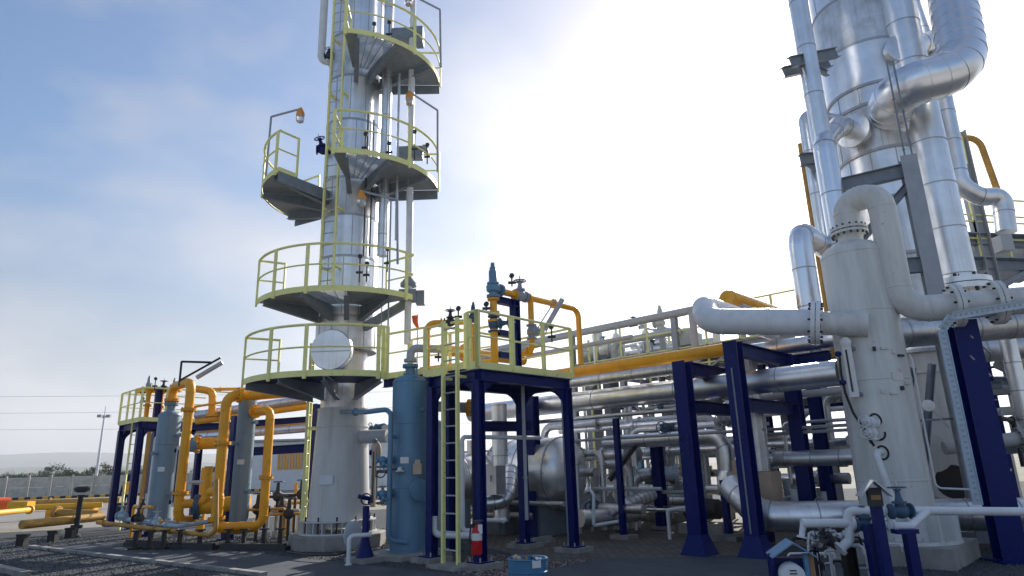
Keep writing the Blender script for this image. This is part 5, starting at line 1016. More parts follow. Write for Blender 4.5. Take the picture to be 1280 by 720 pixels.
# side nozzle for the white pipe
wdir = (A(960, 402, 11.55) - w0).normalized(); P(MB().cyl(w0 - wdir * .75, w0 - wdir * .03, .205, 24), 'side_nozzle', 'vessel_grey', gd)
# manway plate and clips on the faded patch
dcam = V((-dr.x, -dr.y, 0)).normalized(); acam = math.degrees(math.atan2(dcam.y, dcam.x))
for i, (da, py) in enumerate(((22, 436), (38, 436), (52, 440), (66, 445), (24, 487), (40, 490), (56, 484), (70, 478), (60, 462))):
    a = acam + da - 15; p = pol(dr, DRR + .012, a, zp(dr, py + 6)); P(MB().box(p, .05, .12 if i % 2 else .05, .035 if i % 2 else .07, V((math.cos(R(a)), math.sin(R(a)), 0))), 'lug', ('vessel_grey', 'dark_iron')[i % 3 == 0], gd, smooth=False)
# painted characters (partly hidden behind the gauge pipes)
def stroke(a_c, z_c, pts, w=.022):
    b = MB()
    path = [pol(dr, DRR + .004, a_c + math.degrees(x / DRR), z_c + y) for x, y in pts]
    for p, q in zip(path, path[1:]):
        d = (q - p).normalized(); m_ = (p + q) / 2; nn = V((m_.x - dr.x, m_.y - dr.y, 0)).normalized(); sd = nn.cross(d).normalized()
        vs = []
        for o in (p - d * .004, q + d * .004):
            vs += [o - sd * w, o + sd * w]
        b.add(vs + [v + nn * .004 for v in vs], [[0, 1, 3, 2], [4, 6, 7, 5], [0, 4, 5, 1], [2, 3, 7, 6], [0, 2, 6, 4], [1, 5, 7, 3]])
    P(b, 'painted_character', 'black', gd, smooth=False)
ell = lambda rx, ry, a0, a1, n=18: [(rx * math.cos(R(a0 + (a1 - a0) * i / n)), ry * math.sin(R(a0 + (a1 - a0) * i / n))) for i in range(n + 1)]
def ang_of(px, py):      # angle on the drum wall seen at a pixel
    d = ray(px, py); o = V((0, 0, CAMH)); dx, dy = d.x, d.y; fx, fy = -dr.x, -dr.y; a = dx * dx + dy * dy; bq = 2 * (fx * dx + fy * dy); cq = fx * fx + fy * fy - DRR ** 2; t = (-bq - math.sqrt(max(0, bq * bq - 4 * a * cq))) / (2 * a); p = o + d * t
    return math.degrees(math.atan2(p.y - dr.y, p.x - dr.x)), p.z, p
for px, py, pts in ((1094, 526, ell(.085, .11, -20, 160)), (1099, 542, ell(.085, .10, 180, 372)), (1089, 550, [(-.03, .04), (-.01, -.05)]), (1103, 566, ell(.085, .105, -115, 130))):
    a_, z_, _ = ang_of(px, py); stroke(a_, z_, pts, .016)
a_, z_, p = ang_of(1122, 470); P(MB().box(p, .012, .2, .14, V((math.cos(R(a_)), math.sin(R(a_)), 0))), 'nameplate', 'galv', gd, smooth=False)
# sight hole, gauge, cable, bridle
a_, z_, p = ang_of(1064, 408); nn = V((math.cos(R(a_)), math.sin(R(a_)), 0)); P(MB().lathe(p, [(.05, -.02), (.075, 0), (.075, .03), (.04, .035)], 16, nn), 'plug', 'black', gd)
a_, z_, p = ang_of(1077, 497); a2, z2, pp = ang_of(1068, 432); nn = V((math.cos(R(a_)), math.sin(R(a_)), 0))
lg = T('level_gauge', 'white level gauge with dark slot on the tall grey drum', 'gauge', p + nn * .2, 'level gauges'); sd = V((-nn.y, nn.x, 0)); h = z2 - z_
P(MB().box(p + nn * .22 + Z * h / 2, .06, .13, h, nn, sd), 'frame', 'white', lg, smooth=False); P(MB().box(p + nn * .255 + Z * h / 2, .01, .03, h * .8, nn, sd), 'glass', 'tinted', lg, smooth=False); P(MB().lathe(p + nn * .2 + Z * (h + .04), [(.04, -.02), (.09, 0), (.09, .05), (.05, .07)], 16, nn), 'head', 'white', lg)
for k in (.06, .94): P(MB().cyl(p + Z * h * k, p + nn * .2 + Z * h * k, .04, 10), 'tap', 'steel_grey', lg); P(MB().lathe(p + nn * .2 + Z * h * (.3 if k < .5 else .85) - sd * .17, [(.02, -.04), (.05, -.02), (.05, .03), (.02, .05)], 10, nn), 'knob', 'navy', lg)
c0 = p + nn * .12 - sd * .2; tag(MB().sweep(fillet([c0 + Z * h * .8, c0 + Z * h * .5 - sd * .02, c0 + Z * h * .1, c0 - Z * .25 + sd * .08, c0 - Z * .5 + sd * .2, c0 - Z * .8 + sd * .33], .2), .022, 8).build('cable', 'black'), 'black cable hanging beside the level gauge on the grey drum', 'cable')
_, _, p6 = ang_of(1096, 527); valve('small pale valve below the level gauge on the grey drum', p6 + nn * .2, V((1, 0, -.35)), .05, m='pipe_white', up=nn); _, _, p7 = ang_of(1099, 541); valve('small pale valve under the first one on the grey drum', p7 + nn * .2, Z, .05, m='pipe_white', up=nn)
pipe('thin rod from the gauge valve across to the skirt of the right column', 'steel_grey', [p6 + nn * .2 + V((.1, 0, -.03)), A(1195, 523, 13.5)], .022, fl=(.08,)); 
_, _, p8 = ang_of(1102, 565); pipe('white pipe bending out of the grey drum and down to the ground', 'pipe_white', [p8, p8 + nn * .2, at(p8 + nn * .2, .95) + V((.12, -.05, 0))], .055, .1)
# big gooseneck
gq = at(A(1116, 330, 10.95), 0); gz = zp(dr, 254)
ge = A(1160, 384, 10.75); gz2 = ge.z; gx = A(1290, 366, 10.4)
pipe('thick grey gooseneck pipe rising from the grey drum and running off to the right', 'vessel_grey', [at(dr, zfl + .07), at(dr, gz), at(gq, gz), at(gq, gz2), at(gx, gz2), at(gx + (gx - gq) * .6, gz2)], .225, .40, n=28, fl=(.62, .72))
# cable tray
tr = T('cable_tray', 'perforated light blue cable tray under the gooseneck and down beside the big blue post', 'cable tray', at(A(1225, 640, 10.3), 0))
tpts = [A(1290, 376, 10.1), A(1188, 396, 10.25), A(1177, 410, 10.25), at(A(1208, 560, 10.3), 0)]; tq = tpts[3]; t2 = at(tq, zp(tq, 412)); t1 = A(1190, 395, 10.2)
for a_, b_ in ((A(1300, 377, 10.1), t1), (t1, t2), (t2, at(tq, .9))):
    P(MB().bar(a_, b_, .10, .012, V((.3, 1, 0)) if abs((b_ - a_).normalized().z) > .8 else V((0, 1, .2))), 'tray', 'light_blue', tr, smooth=False)
    d = (b_ - a_).normalized(); u = frame(b_ - a_, V((.3, 1, 0)) if abs(d.z) > .8 else V((0, 1, .2)))
    for s in (-.055, .055): P(MB().bar(a_ + u[0] * s, b_ + u[0] * s, .012, .06, V((.3, 1, 0)) if abs(d.z) > .8 else V((0, 1, .2))), 'tray_side', 'light_blue', tr, smooth=False)
    b = MB(); L = (b_ - a_).length; k = .06
    while k < L: b.box(a_ + d * k + u[1] * -.0095, .008, .035, .03, u[1], u[0]); k += .085
    P(b, 'slots', 'steel_mid', tr, smooth=False, stuff=True)
# big blue posts
bp1 = G(1268, 690); bp1 = at(A(1230, 540, 10.9), 0); rb = T('portal_frame', 'big blue post frame at the right edge under the gooseneck', 'pipe support', bp1, 'blue portal frames')
zb_ = zp(bp1, 402); P(MB().hbeam(bp1, at(bp1, zb_), .36, .36, .02, V((.25, 1, 0))), 'post', 'navy', rb, smooth=False); b2 = bp1 + V((.95, 1.4, 0)); P(MB().hbeam(b2, at(b2, zb_), .36, .36, .02, V((.25, 1, 0))), 'post', 'navy', rb, smooth=False)
P(MB().hbeam(at(bp1, zb_ - .14), at(b2, zb_ - .14), .24, .26), 'beam', 'navy', rb, smooth=False); P(MB().box(at(bp1, .02), .6, .6, .04), 'base_plate', 'navy', rb, smooth=False)
for k, (y0, y1) in enumerate(((420, 433), (445, 462))): P(MB().cyl(A(1213, y0, 10.7), A(1238, y1 + 8, 10.9), .018, 6), 'grab_rail', 'galv', rb)

# ================================================================== RIGHT COLUMN
CA = at(A(1068, 10, 16.0), 0); CR = 1.12
def zc_(py): return zp(CA, py)
rc = T('distillation_column', 'wide silver clad column with fat bent overhead pipe at the right', 'column', CA)
P(MB().lathe(CA, [(1.08, 0), (1.05, zc_(445))], 48), 'skirt', 'skirt_grey', rc)
for py in (470, 560): P(MB().lathe(at(CA, zc_(py)), [(1.05, -.03), (1.09, -.025), (1.09, .025), (1.05, .03)], 48), 'weld_band', 'skirt_grey', rc)
secs = [445, 395, 330, 262, 205, 150, 128, 78, 20, -60]
for i, (y0, y1) in enumerate(zip(secs, secs[1:])):
    rr = CR + (.03 if 128 >= y0 >= 78 else 0) - .002 * (i % 2); P(MB().lathe(CA, [(rr, zc_(y0) + .006), (rr, zc_(y1) - .006)], 96, rib=-.006 if i in (1, 2, 3) else None), 'jacket_section', ('alu', 'alu_dull', 'alu')[i % 3], rc)
    P(MB().lathe(at(CA, zc_(y0)), [(CR, -.04), (CR + .04, -.036), (CR + .04, .036), (CR, .04)], 64), 'jacket_band', 'seam', rc)
b = MB()
for i, (y0, y1) in enumerate(zip(secs, secs[1:])):
    for a in range(-180, 0, 30): aa = a + (i % 2) * 13; za, zb = zc_(y0), zc_(y1); b.box(pol(CA, CR + .004, aa, (za + zb) / 2), .012, .016, zb - za - .1, V((math.cos(R(aa)), math.sin(R(aa)), 0)))
P(b, 'vertical_seams', 'seam', rc, stuff=True)
ac = math.degrees(math.atan2(-CA.y, -CA.x))
def rnoz(name, px, py, r_, L, m_='alu', cover=False):
    # nozzle on the column wall seen at a pixel
    d = ray(px, py); fx, fy = -CA.x, -CA.y; a = d.x ** 2 + d.y ** 2; bq = 2 * (fx * d.x + fy * d.y); cq = fx * fx + fy * fy - CR ** 2; t = (-bq - math.sqrt(max(0, bq * bq - 4 * a * cq))) / (2 * a); p = V((0, 0, CAMH)) + d * t; nn = V((p.x - CA.x, p.y - CA.y, 0)).normalized()
    P(MB().lathe(p - nn * .1, ([(r_, 0), (r_, L * .7 + .1), (r_ * 1.25, L * .72 + .1), (r_ * 1.25, L + .1), (r_ * .9, L + .12)] if r_ < .5 else [(r_ * 1.06, 0), (r_ * 1.06, .12), (r_, .2), (r_, L)]), 20, nn), name, m_, rc); return p, nn
rnoz('nozzle', 1098, 148, .12, .2); rnoz('skirt_manway', 1165, 566, .34, .16, 'skirt_grey')
p, nn = rnoz('access_ring', 1192, 602, .40, .10, 'skirt_grey'); P(MB().lathe(p, [(.02, .10), (.36, .101), (.36, .125), (.02, .126)], 24, nn), 'access_hole_shade', 'black', rc)  # black disc stands in for the shade inside the skirt opening
for a0_, a1_ in (((1140, 460), (1128, 560)), ((1165, 455), (1155, 580))):
    pa_, pb_ = A(*a0_, 14.2), A(*a1_, 14.2)
    tag(MB().hbeam(pa_, pb_, .12, .12).build('steel_brace', 'steel_grey', smooth=False), ('grey slanting brace in front of the right skirt, ' + ('left' if a0_[0] == 1140 else 'right') + ' one'), 'brace')
# bent overhead pipe
q0 = at(A(1186, 0, 14.9), 0); _, nn0 = None, None
on_ = A(1112, 112, 13.75); oc = A(1206, 88, 13.5); od = (oc - on_).normalized(); oi = at(CA, on_.z + .1) + V((.1, -.5, 0)); dn2 = (on_ - oi).normalized()
P(MB().lathe(oi, [(.55, 0), (.55, .52), (.62, .56), (.62, .64), (.53, .68)], 32, dn2), 'overhead_nozzle', 'alu', rc)
pipe('fat silver bent pipe curving from the right column up out of the picture', 'alu_bright', [oi, on_, oc, A(1176, -80, 14.6)], .51, .95, seams=.34, n=32, seam_w=.006, seam_m='alu')
p, nn = rnoz('stub_nozzle', 1118, 66, .30, .2); pipe('silver stub pipe behind the fat bent pipe', 'alu', [p, A(1172, 48, 15.6)], .27, n=20, seams=.5)
# front left riser with nozzle
p, nn = rnoz('side_nozzle', 1072, 166, .36, .25)
sq = at(A(1040, 240, 13.6), 0); pipe('silver pipe bending out of the right column and down behind the grey drum', 'alu_bright', [p, p + nn * .85, at(sq, zp(sq, 180)), at(sq, 3.6)], .24, .42, seams=1.2, n=22)
sq = at(A(1016, 110, 13.9), 0); pipe('straight silver riser left of the right column', 'alu', [at(sq, 4.2), at(sq, zp(sq, -60))], .22, seams=1.3, n=20)
sq = at(A(1009, 170, 15.6), 0); pipe('silver pipe hooked over behind the straight riser', 'alu', [at(sq, 4), at(sq, zp(sq, 143)), at(sq, zp(sq, 143)) + V((1.1, .4, 0))], .17, .3, seams=1.2)
sq = at(A(1006, 215, 15.8), 0); pipe('thin amber riser at the left of the right column', 'amber_worn', [at(sq, 4), at(sq, zp(sq, 180))], .07)
sq = at(A(1004, 330, 12.9), 0); pipe('silver hook pipe left of the grey drum', 'alu_bright', [at(sq, zp(sq, 408)), at(sq, zp(sq, 288)), at(sq, zp(sq, 288)) + DV * 1.6 - Z * .05], .235, .36, seams=.8, n=22)
br1 = T('pipe_bracket', 'dark grey beam bracket clamping the straight riser to the right column', 'bracket', A(1015, 100, 14.0))
for dz in (0, .42): P(MB().hbeam(A(988, 78, 13.6) + Z * dz * .0 + V((0, dz, 0)), A(1046, 66, 14.6) + V((0, dz, 0)), .16, .26), 'beam', 'steel_grey', br1, smooth=False)
P(MB().hbeam(A(1012, 82, 13.8), A(1034, 92, 14.8), .1, .14), 'brace', 'steel_grey', br1, smooth=False)
br2 = T('pipe_bracket', 'small dark bracket under the hooked pipe at the left of the right column', 'bracket', A(1008, 215, 15.4)); P(MB().hbeam(A(1000, 200, 15.2), A(1026, 198, 15.2), .2, .3), 'beam', 'steel_grey', br2, smooth=False); P(MB().plate([A(1006, 206, 15.2), A(1026, 206, 15.2), A(1026, 218, 15.2)], .04), 'gusset', 'steel_grey', br2, smooth=False)
# downcomer right of the column
sq = at(A(1152, 150, 14.9), 0); pipe('slim jacketed downcomer column right of the wide one', 'alu', [at(sq, zp(sq, 375)), at(sq, zp(sq, -60))], .43, seams=1.15, n=30, fl=(.03,))
sq = at(A(1176, 200, 16.0), 0); pipe('silver pipe behind the downcomer bending to the right', 'alu', [at(sq, zp(sq, -40)), at(A(1196, 200, 15.8), zp(A(1196, 200, 15.8), 120)), A(1200, 232, 15.6), A(1226, 247, 15.6), A(1252, 244, 15.6), A(1258, 290, 15.6)], .23, .4, seams=.9, n=20)
pipe('amber pipe arch beyond the downcomer', 'amber_worn', [A(1186, 178, 17), A(1222, 169, 17), A(1246, 236, 17)], .085, .35)
for lab, pts in (('dark conduit running down the front of the right column', ((1108, 76, 13.2), (1132, 200, 13.1))), ('dark conduit beside the first one on the right column', ((1116, 76, 13.2), (1150, 240, 13.1)))): pipe(lab, 'steel_grey', [A(*p) for p in pts], .02, fl=(.4, .9), n=8)
# grey frame around the column
gf = T('support_structure', 'grey steel post and beam frame standing against the right column', 'structure', at(A(1150, 300, 13.2), 0))
po = at(A(1153, 290, 13.2), 0); P(MB().hbeam(at(po, 0), at(po, zp(po, 197)), .32, .32, .02, V((.4, 1, 0))), 'post', 'steel_mid', gf, smooth=False)
zz = zp(po, 212); po2 = at(A(1050, 228, 13.8), 0); P(MB().hbeam(at(po, zz), at(po2, zp(po2, 232)), .2, .3), 'beam', 'steel_grey', gf, smooth=False); P(MB().hbeam(at(po, zz) + V((0, .1, -.3)), A(1076, 300, 13.9), .14, .16), 'brace', 'steel_grey', gf, smooth=False)
P(MB().hbeam(A(1106, 335, 13.6), at(po, zp(po, 330)), .2, .32), 'beam', 'steel_grey', gf, smooth=False)
# structure at the right edge
rs = T('process_structure', 'grey stair and platform structure at the right edge behind the columns', 'structure', at(A(1235, 400, 17), 0))
rq = at(A(1216, 250, 17), 0)
for dx, dy in ((0, 0), (2.2, .5), (.5, 2.4), (2.7, 2.9)): P(MB().hbeam(rq + V((dx, dy, 0)), at(rq, zp(rq, 165)) + V((dx, dy, 0)) - Z * (0 if dx < 2 else 4.2), .3, .3, .02), 'column', 'steel_mid', rs, smooth=False)
for py, mm in ((300, 'steel_grey'), (330, 'steel_grey'), (420, 'steel_grey'), (480, 'steel_grey')):
    zz = zp(rq, py); P(MB().hbeam(at(rq, zz) - V((1.1, .2, 0)), at(rq, zz) + V((2.6, .6, 0)), .2, .3), 'beam', mm, rs, smooth=False); P(MB().poly([rq + V((-1.1, -.3, 0)), rq + V((2.8, .4, 0)), rq + V((3.0, 2.8, 0)), rq + V((-.9, 2.2, 0))], zz + .16, zz + .19), 'deck_plate', 'deck_grey', rs, smooth=False)
    for h in (.55, 1.05): P(MB().cyl(at(rq, zz + .17 + h) - V((1.1, .25, 0)), at(rq, zz + .17 + h) + V((2.7, .5, 0)), .025, 6), 'rail', 'rail_yellow' if py < 400 else 'galv', rs)
    for k in range(5): P(MB().bar(at(rq, zz + .17) + V((-1.1 + k * .95, -.25 + k * .19, 0)), at(rq, zz + 1.25) + V((-1.1 + k * .95, -.25 + k * .19, 0)), .06, .04), 'post', 'rail_yellow' if py < 400 else 'galv', rs, smooth=False)
P(MB().hbeam(at(rq, zp(rq, 320)) + V((2.2, .5, 0)), at(rq, zp(rq, 360)) + V((.1, 0, 0)), .16, .16), 'brace', 'steel_mid', rs, smooth=False); P(MB().box(at(A(1258, 322, 15.6), zp(A(1258, 322, 15.6), 305)) , .3, .3, .4), 'spring_box', 'pipe_grey', rs, smooth=False)
P(MB().hbeam(A(1160, 146, 15.6), A(1188, 140, 16.4), .2, .34), 'beam', 'steel_grey', rs, smooth=False); P(MB().hbeam(A(1163, 158, 15.4), A(1174, 176, 15.4), .14, .2), 'brace', 'steel_grey', rs, smooth=False)
pl_ = [A(1186, 138, 16.4), A(1192, 150, 16.4), A(1202, 175, 16.4), A(1208, 205, 16.4)]; tag(MB().sweep(pl_, .04, 8).build('handrail', 'rail_yellow'), 'bent pale yellow handrail high behind the downcomer', 'handrail')
# fat pipes behind, under the gooseneck
pipe('fat silver pipe behind the grey drum under the gooseneck', 'alu_dull', [A(1108, 418, 12.9), A(1300, 402, 12.9)], .30, seams=.7, n=24); pipe('second fat silver pipe under the gooseneck at the right edge', 'alu_dull', [A(1205, 440, 14.8), A(1310, 430, 14.4)], .28, seams=.8, n=24)
pipe('pale pipe crossing low behind the big blue post', 'pipe_grey', [A(1180, 560, 14.0), A(1300, 545, 13.6)], .14, fl=(.3, .8)); pipe('silver upright pipe at the right edge behind the big blue post', 'alu', [at(A(1272, 480, 14), .2), at(A(1272, 480, 14), zp(A(1272, 480, 14), 425))], .16, seams=.6)
tangle('pipe at the right edge', 1225, 1300, 450, 600, 13.5, 18, 14, ('galv', 'pipe_grey', 'steel_mid', 'amber_worn', 'dark_iron'), 'in the tangle at the right edge')
pipe('thin pale tube looping down beside the grey drum', 'pipe_white', [A(1136, 442, 11.1), A(1140, 450, 11.1), A(1170, 610, 11.1), A(1216, 612, 11.0)], .016, .1, n=8)
c1_ = A(1160, 507, 12.5); tag(MB().lathe(c1_, [(.04, -.05), (.11, -.03), (.11, .03), (.04, .05)], 16, V((-.3, -1, 0))).cyl(c1_, c1_ + V((.5, .3, -.4)), .012, 6).build('dial_gauge', 'pipe_white'), 'round pale dial with a thin stem between grey drum and skirt', 'gauge')

# ================================================================== FOREGROUND
# right foreground manifold
F6 = 8.6
fm = A(1060, 650, F6)
pipe('white pipe from the manifold running off at the bottom right', 'pipe_white', [A(1060, 653, F6), A(1060, 639, F6), A(1110, 638, F6), A(1320, 640, F6)], .052, .07, fl=(.2,), n=16)
pipe('white pipe entering the manifold from the left', 'pipe_white', [A(1002, 654, F6), A(1066, 654, F6)], .055, fl=(.98,), n=16)
pipe('short white drop with flange at the left of the manifold', 'pipe_white', [A(1004, 655, F6), A(1002, 672, F6)], .036, fl=(.95,)); pipe('white bend under the manifold', 'pipe_white', [A(1062, 656, F6), A(1062, 676, F6), A(1050, 686, F6)], .055, .09, fl=(.98,))
pipe('bright white pipe kinked over the dark stand', 'pipe_white', [A(1112, 658, F6 - .3), A(1138, 658, F6 - .3), A(1158, 640, F6)], .05, .05, fl=(.05,), n=16)
valve('dark gate valve with flat handwheel on the white pipe', A(1126, 639, F6 - .1), V((1, 0, 0)), .058, m='valve_blue', tall=1.1)
valve('flanged blue control valve in the manifold', A(1080, 656, F6), V((1, .1, 0)), .055, m='valve_blue', wheel=False); valve('pale ball valve right of the hooded stand', A(1102, 657, F6 - .15), V((1, -.1, 0)), .045, m='pipe_white', wheel=False)
pipe('thin grey tube looped under the manifold', 'galv', [A(1010, 680, F6 + .3), A(1012, 666, F6 + .3), A(1044, 664, F6 + .3)], .02, .04, n=8)
rnd = random.Random(21)
for i in range(7):
    q = A(1012 + i * 6.5, 676 + rnd.uniform(-5, 8), F6 + rnd.uniform(0, .6)); valve(('first', 'second', 'third', 'fourth', 'fifth', 'sixth', 'last')[i] + ' from the left of the small fittings clustered under the manifold', q, V((rnd.uniform(-1, 1), .3, rnd.uniform(-.4, .4))), rnd.uniform(.03, .05), m=rnd.choice(('pipe_grey', 'dark_iron', 'galv')), up=V((rnd.uniform(-1, 1), -.5, .6)), group='small fittings under the manifold', wheel=i % 2 == 0)
# hooded stand
def hood(label, p, zr, w, dpt, rise, ax, roofm, postm, box=None):
    root = T('hooded_stand', label, 'stand', at(p, 0)); ay = V((-ax.y, ax.x, 0)); p = at(p, 0)
    return root, ay
hq = at(A(1096, 640, 8.0), 0); zr = zp(hq, 600); ax = V((1, -.35, 0)).normalized(); ay = V((.35, 1, 0)).normalized()
hs = T('hooded_stand', 'dark post with small gabled metal hood at the lower right', 'stand', hq, 'hooded stands')
P(MB().bar(at(hq, 0), at(hq, zr - .1), .10, .10), 'post', 'navy', hs, smooth=False)
for s, mm in ((-1, 'pipe_grey'), (1, 'galv')): P(MB().plate([at(hq, zr) - ay * .2, at(hq, zr) + ay * .2, at(hq, zr - .18) + ay * .2 + ax * .17 * s, at(hq, zr - .18) - ay * .2 + ax * .17 * s], .012), 'roof_panel', mm, hs, smooth=False)
P(MB().box(at(hq, zr - .19), .14, .2, .2, ax, ay), 'instrument_box', 'dark_iron', hs, smooth=False); P(MB().box(at(hq, zr - .19) - ay * .104, .1, .01, .05, ax, ay), 'sight_slot', 'wood', hs, smooth=False)
s2 = at(A(1138, 680, 8.2), 0); st = T('pipe_stand', 'dark T shaped stand under the kinked white pipe', 'pipe support', s2); zs2 = zp(s2, 664); P(MB().bar(s2, at(s2, zs2), .11, .11), 'post', 'navy', st, smooth=False); P(MB().box(at(s2, zs2) - V((.04, 0, 0)), .26, .14, .05), 'head', 'navy', st, smooth=False)
s3 = at(A(1092, 690, 8.4), 0); tag(MB().hbeam(s3, at(s3, zp(s3, 655)), .12, .12).box(at(s3, .015), .24, .24, .03).build('pipe_stand', 'navy', smooth=False), 'dark stand behind the hooded post', 'pipe support')
s4 = at(A(1062, 700, 8.8), 0); tag(MB().hbeam(s4, at(s4, zp(s4, 684)), .14, .14).box(at(s4, .015), .26, .26, .03).build('pipe_stand', 'black', smooth=False), 'black stand under the white bend of the manifold', 'pipe support')
# blue roofed fan house
kq = at(A(985, 700, 7.6), 0); kz = zp(kq, 676); ax = V((1, -.2, 0)).normalized(); ay = V((.2, 1, 0)).normalized()
kh = T('hooded_stand', 'blue gabled hood over a round slotted motor at the bottom edge', 'stand', kq, 'hooded stands')
for s, mm in ((-1, 'roof_blue'), (1, 'roof_blue')): P(MB().plate([at(kq, kz) - ay * .2 + ax * .04, at(kq, kz) + ay * .2 + ax * .04, at(kq, kz - .15) + ay * .2 + ax * (.04 + .23 * s), at(kq, kz - .15) - ay * .2 + ax * (.04 + .23 * s)], .014), 'roof_panel', mm, kh, smooth=False)
P(MB().lathe(at(kq, kz - .33) - ay * .22, [(.03, 0), (.115, .005), (.125, .03), (.125, .2), (.1, .3)], 26, ay), 'motor', 'pipe_white', kh)
for k in range(5): 
    P(MB().box(at(kq, kz - .27 - k * .03) - ay * .222, .07, .006, .012, ax, ay), 'slot', 'dark_iron', kh, smooth=False)
for s in (-.17, .18, .23): P(MB().bar(at(kq + ax * s, 0), at(kq + ax * s, kz - .13), .05, .05), 'post', ('navy', 'roof_blue', 'wood')[(-.17, .18, .23).index(s)], kh, smooth=False)
P(MB().box(at(kq, kz * .5 - .1) + ay * .16, .38, .04, kz - .16, ax, ay), 'sun_block_panel', 'navy', kh, smooth=False); P(MB().box(at(kq, .3) + ay * .1, .36, .08, .6, ax, ay), 'cabinet', 'navy', kh, smooth=False)  # panel behind the motor is added to block the sun from the back
# fire extinguisher on the near platform leg
q = sN - DV * .11 - DU * .02; q = at(A(596, 675, 11.15), 0); zb_, zt_ = zp(q, 693), zp(q, 656)
fe = T('fire_extinguisher', 'red fire extinguisher with white label hung on the near blue leg', 'extinguisher', at(q, zb_)); h = zt_ - zb_
P(MB().lathe(at(q, zb_), [(.075, 0), (.085, .02), (.085, h * .72), (.07, h * .84), (.03, h * .92), (.03, h)], 22), 'cylinder', 'red', fe); P(MB().lathe(at(q, zb_), [(.0865, h * .48), (.0865, h * .72)], 22), 'label', 'white', fe)
P(MB().box(at(q, zt_ + .03), .14, .04, .03).box(at(q, zt_ + .06) + V((.02, 0, 0)), .16, .03, .02), 'handle', 'dark_iron', fe, smooth=False); P(MB().tube([at(q, zt_), at(q, zt_ + .02) + V((-.09, -.03, 0)), at(q, zb_ + h * .6) + V((-.11, -.03, 0)), at(q, zb_ + h * .35) + V((-.095, -.03, 0))], .014, .05, 8), 'hose', 'black', fe); P(MB().box(at(q, zb_ + h * .86) + V((.06, -.05, 0)), .07, .03, .14), 'tag', 'white', fe, smooth=False)
# blue barrel
q = at(A(660, 720, 9.1), 0); zb_ = zp(q, 697); rB = .255
bb_ = T('barrel', 'open blue steel barrel full of rubbish at the bottom edge', 'barrel', q)
P(MB().lathe(q, [(rB - .01, .0), (rB, .01), (rB, zb_ * .32), (rB + .012, zb_ * .34), (rB, zb_ * .36), (rB, zb_ * .66), (rB + .012, zb_ * .68), (rB, zb_ * .70), (rB, zb_ - .02), (rB + .012, zb_ - .01), (rB + .008, zb_), (rB - .015, zb_), (rB - .018, zb_ - .12), (.02, zb_ - .12)], 36), 'drum', 'barrel_blue', bb_)
P(MB().box(at(q, zb_ - .05) + V((.11, -.232, 0)), .12, .012, .09, V((.9, .43, 0)).normalized()), 'sticker', 'white', bb_, smooth=False)
rnd = random.Random(9)
for i in range(16):
    c = at(q, zb_ + rnd.uniform(-.09, -.01)) + V((rnd.uniform(-.18, .18), rnd.uniform(-.16, .16), 0)); s = rnd.uniform(.03, .06); b = MB(); u = V((rnd.gauss(0, 1), rnd.gauss(0, 1), rnd.gauss(0, .5))).normalized()
    b.lathe(c, [(s * .3, -s), (s * .7, -s * .5), (s * .5, .0), (s * .75, s * .5), (s * .2, s)], 7, u); tag(b.build('litter', rnd.choice(('wrap', 'wood', 'white', 'black', 'dark_iron', 'light_blue')), smooth=False), 'crumpled piece of rubbish in the blue barrel', 'litter', 'rubbish in the blue barrel')
# sleepers and low clutter
for i, (pa_, pb_) in enumerate(((A(540, 697, 13.2), A(560, 694, 13.6)), (A(640, 680, 14.4), A(690, 672, 15.4)), (A(880, 668, 14.6), A(970, 663, 14.8)), (A(280, 676, 15.6), A(360, 682, 15.2)), (A(215, 672, 16.2), A(270, 677, 15.7)), (A(160, 668, 17.2), A(210, 672, 16.6)))):
    pa_, pb_ = at(pa_, .05), at(pb_, .05); tag(MB().bar(pa_, pb_, .2, .1).bar(pa_ + Z * .07, pa_ + (pb_ - pa_) * .96 + Z * .07, .1, .05).build('concrete_sleeper', 'concrete' if i < 3 else 'dark_iron', smooth=False), ('concrete sleeper left of the yellow ladder', 'concrete sleeper behind the valve platform', 'concrete sleeper behind the portal posts', 'dark sleeper right of the thickest amber pipe', 'dark sleeper under the looped amber pipe', 'dark sleeper under the left valves')[i], 'sleeper', 'sleepers under the pipes')
for i, px in enumerate((170, 188, 205, 225, 250, 285, 305, 330, 350)):
    q = at(A(px, 672, 16.2 - (px - 170) * .003), 0); tag(MB().box(at(q, .2), .08, .08, .4).box(at(q, .42), .2, .1, .03).box(at(q, .02), .22, .22, .08).build('pipe_shoe', 'black', smooth=False), ('first', 'second', 'third', 'fourth', 'fifth', 'sixth', 'seventh', 'eighth', 'last')[i] + ' from the left of the short black pipe shoes in the left cluster', 'pipe support', 'black pipe shoes of the left cluster')

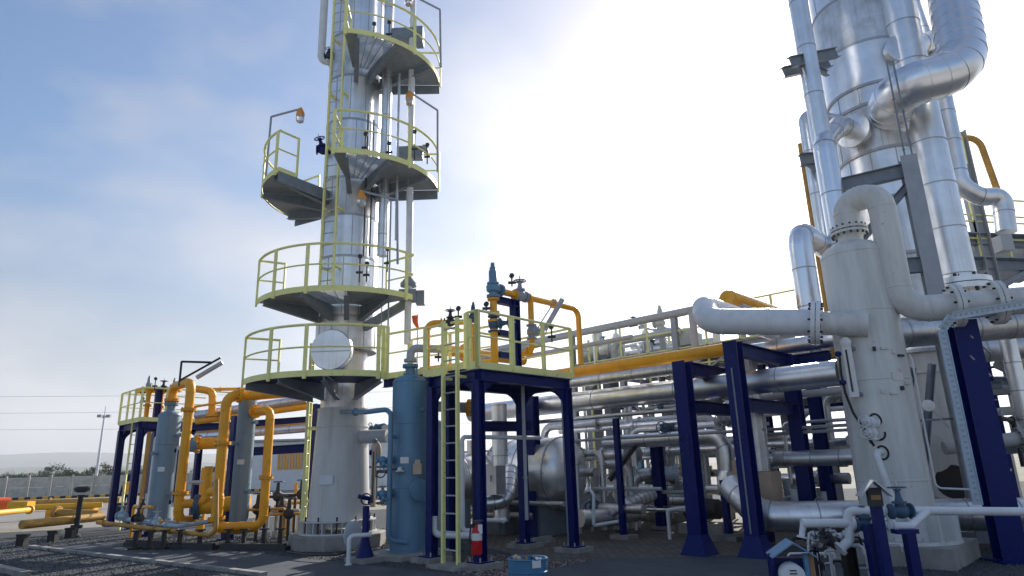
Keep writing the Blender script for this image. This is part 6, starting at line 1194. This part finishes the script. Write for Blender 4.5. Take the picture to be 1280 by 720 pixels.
# flow arrow painted on the downcomer, loose cables and conduits
q = A(1200, 352, 14.42); u = V((0, 0, 1)); d = V((1, .15, 0)).normalized(); tag(MB().plate([q - d * .02 - u * .3, q + d * .02 - u * .3, q + d * .02, q + d * .09, q + u * .2, q - d * .09, q - d * .02], .012).build('flow_arrow', 'dark_iron', smooth=False), 'dark upward arrow at the foot of the downcomer', 'arrow')
for lab, m_, pts, r_ in (('black cable clipped down the near leg of the valve platform', 'black', [sN - DV * .115 + DU * .05 + Z * 3.1, sN - DV * .115 + DU * .06 + Z * 1.2, sN - DV * .13 + DU * .03 + Z * .15], .012), ('grey conduit up the right leg of the valve platform', 'steel_grey', [sR - DV * .115 + DU * .04 + Z * .1, sR - DV * .115 + DU * .04 + Z * 3.0], .016), ('grey conduit up the right portal post', 'steel_grey', [at(p2, .4) - DV * .15, at(p2, 3.3) - DV * .15], .016), ('black cable looped between the beige gauge and the slate blue vessel', 'black', [A(470, 595, 13.3), A(478, 598, 13.3), A(484, 588, 13.3), A(496, 586, 13.25)], .012), ('black hose lying on the gravel before the left column', 'black', [A(360, 690, 13.9), A(385, 694, 13.4), A(420, 694, 13.1), A(434, 690, 13.2)], .02)):
    tag(MB().sweep(fillet(pts, .12), r_, 8).build('cable' if m_ == 'black' else 'conduit', m_), lab, 'cable' if m_ == 'black' else 'conduit')

rnd = random.Random(77); sp_ = []
for i in range(16):
    px, py, F = rnd.uniform(1000, 1082), rnd.uniform(668, 712), rnd.uniform(8.8, 9.8); p = A(px, py, F); p.z = max(p.z, .12); a = rnd.uniform(0, 6.28); d = V((math.cos(a), math.sin(a) * .5, 0)); L = rnd.uniform(.15, .5)
    sp_.append((px, rnd.choice((('black', 'black'), ('steel_mid', 'grey'), ('galv', 'galvanised'), ('pipe_white', 'white'))), [at(p, .03), p, p + d * L, p + d * L - Z * rnd.uniform(.05, .1)], rnd.uniform(.012, .026)))
cnt = {}
for px, (m_, w_), pts, r_ in sorted(sp_, key=lambda e: e[0]):
    cnt[w_] = cnt.get(w_, 0) + 1; pipe(ORD[cnt[w_] - 1] + ' from the left of the ' + w_ + ' small bore tubes under the manifold', m_, pts, r_, .05, n=8, group='small bore tubes under the manifold')
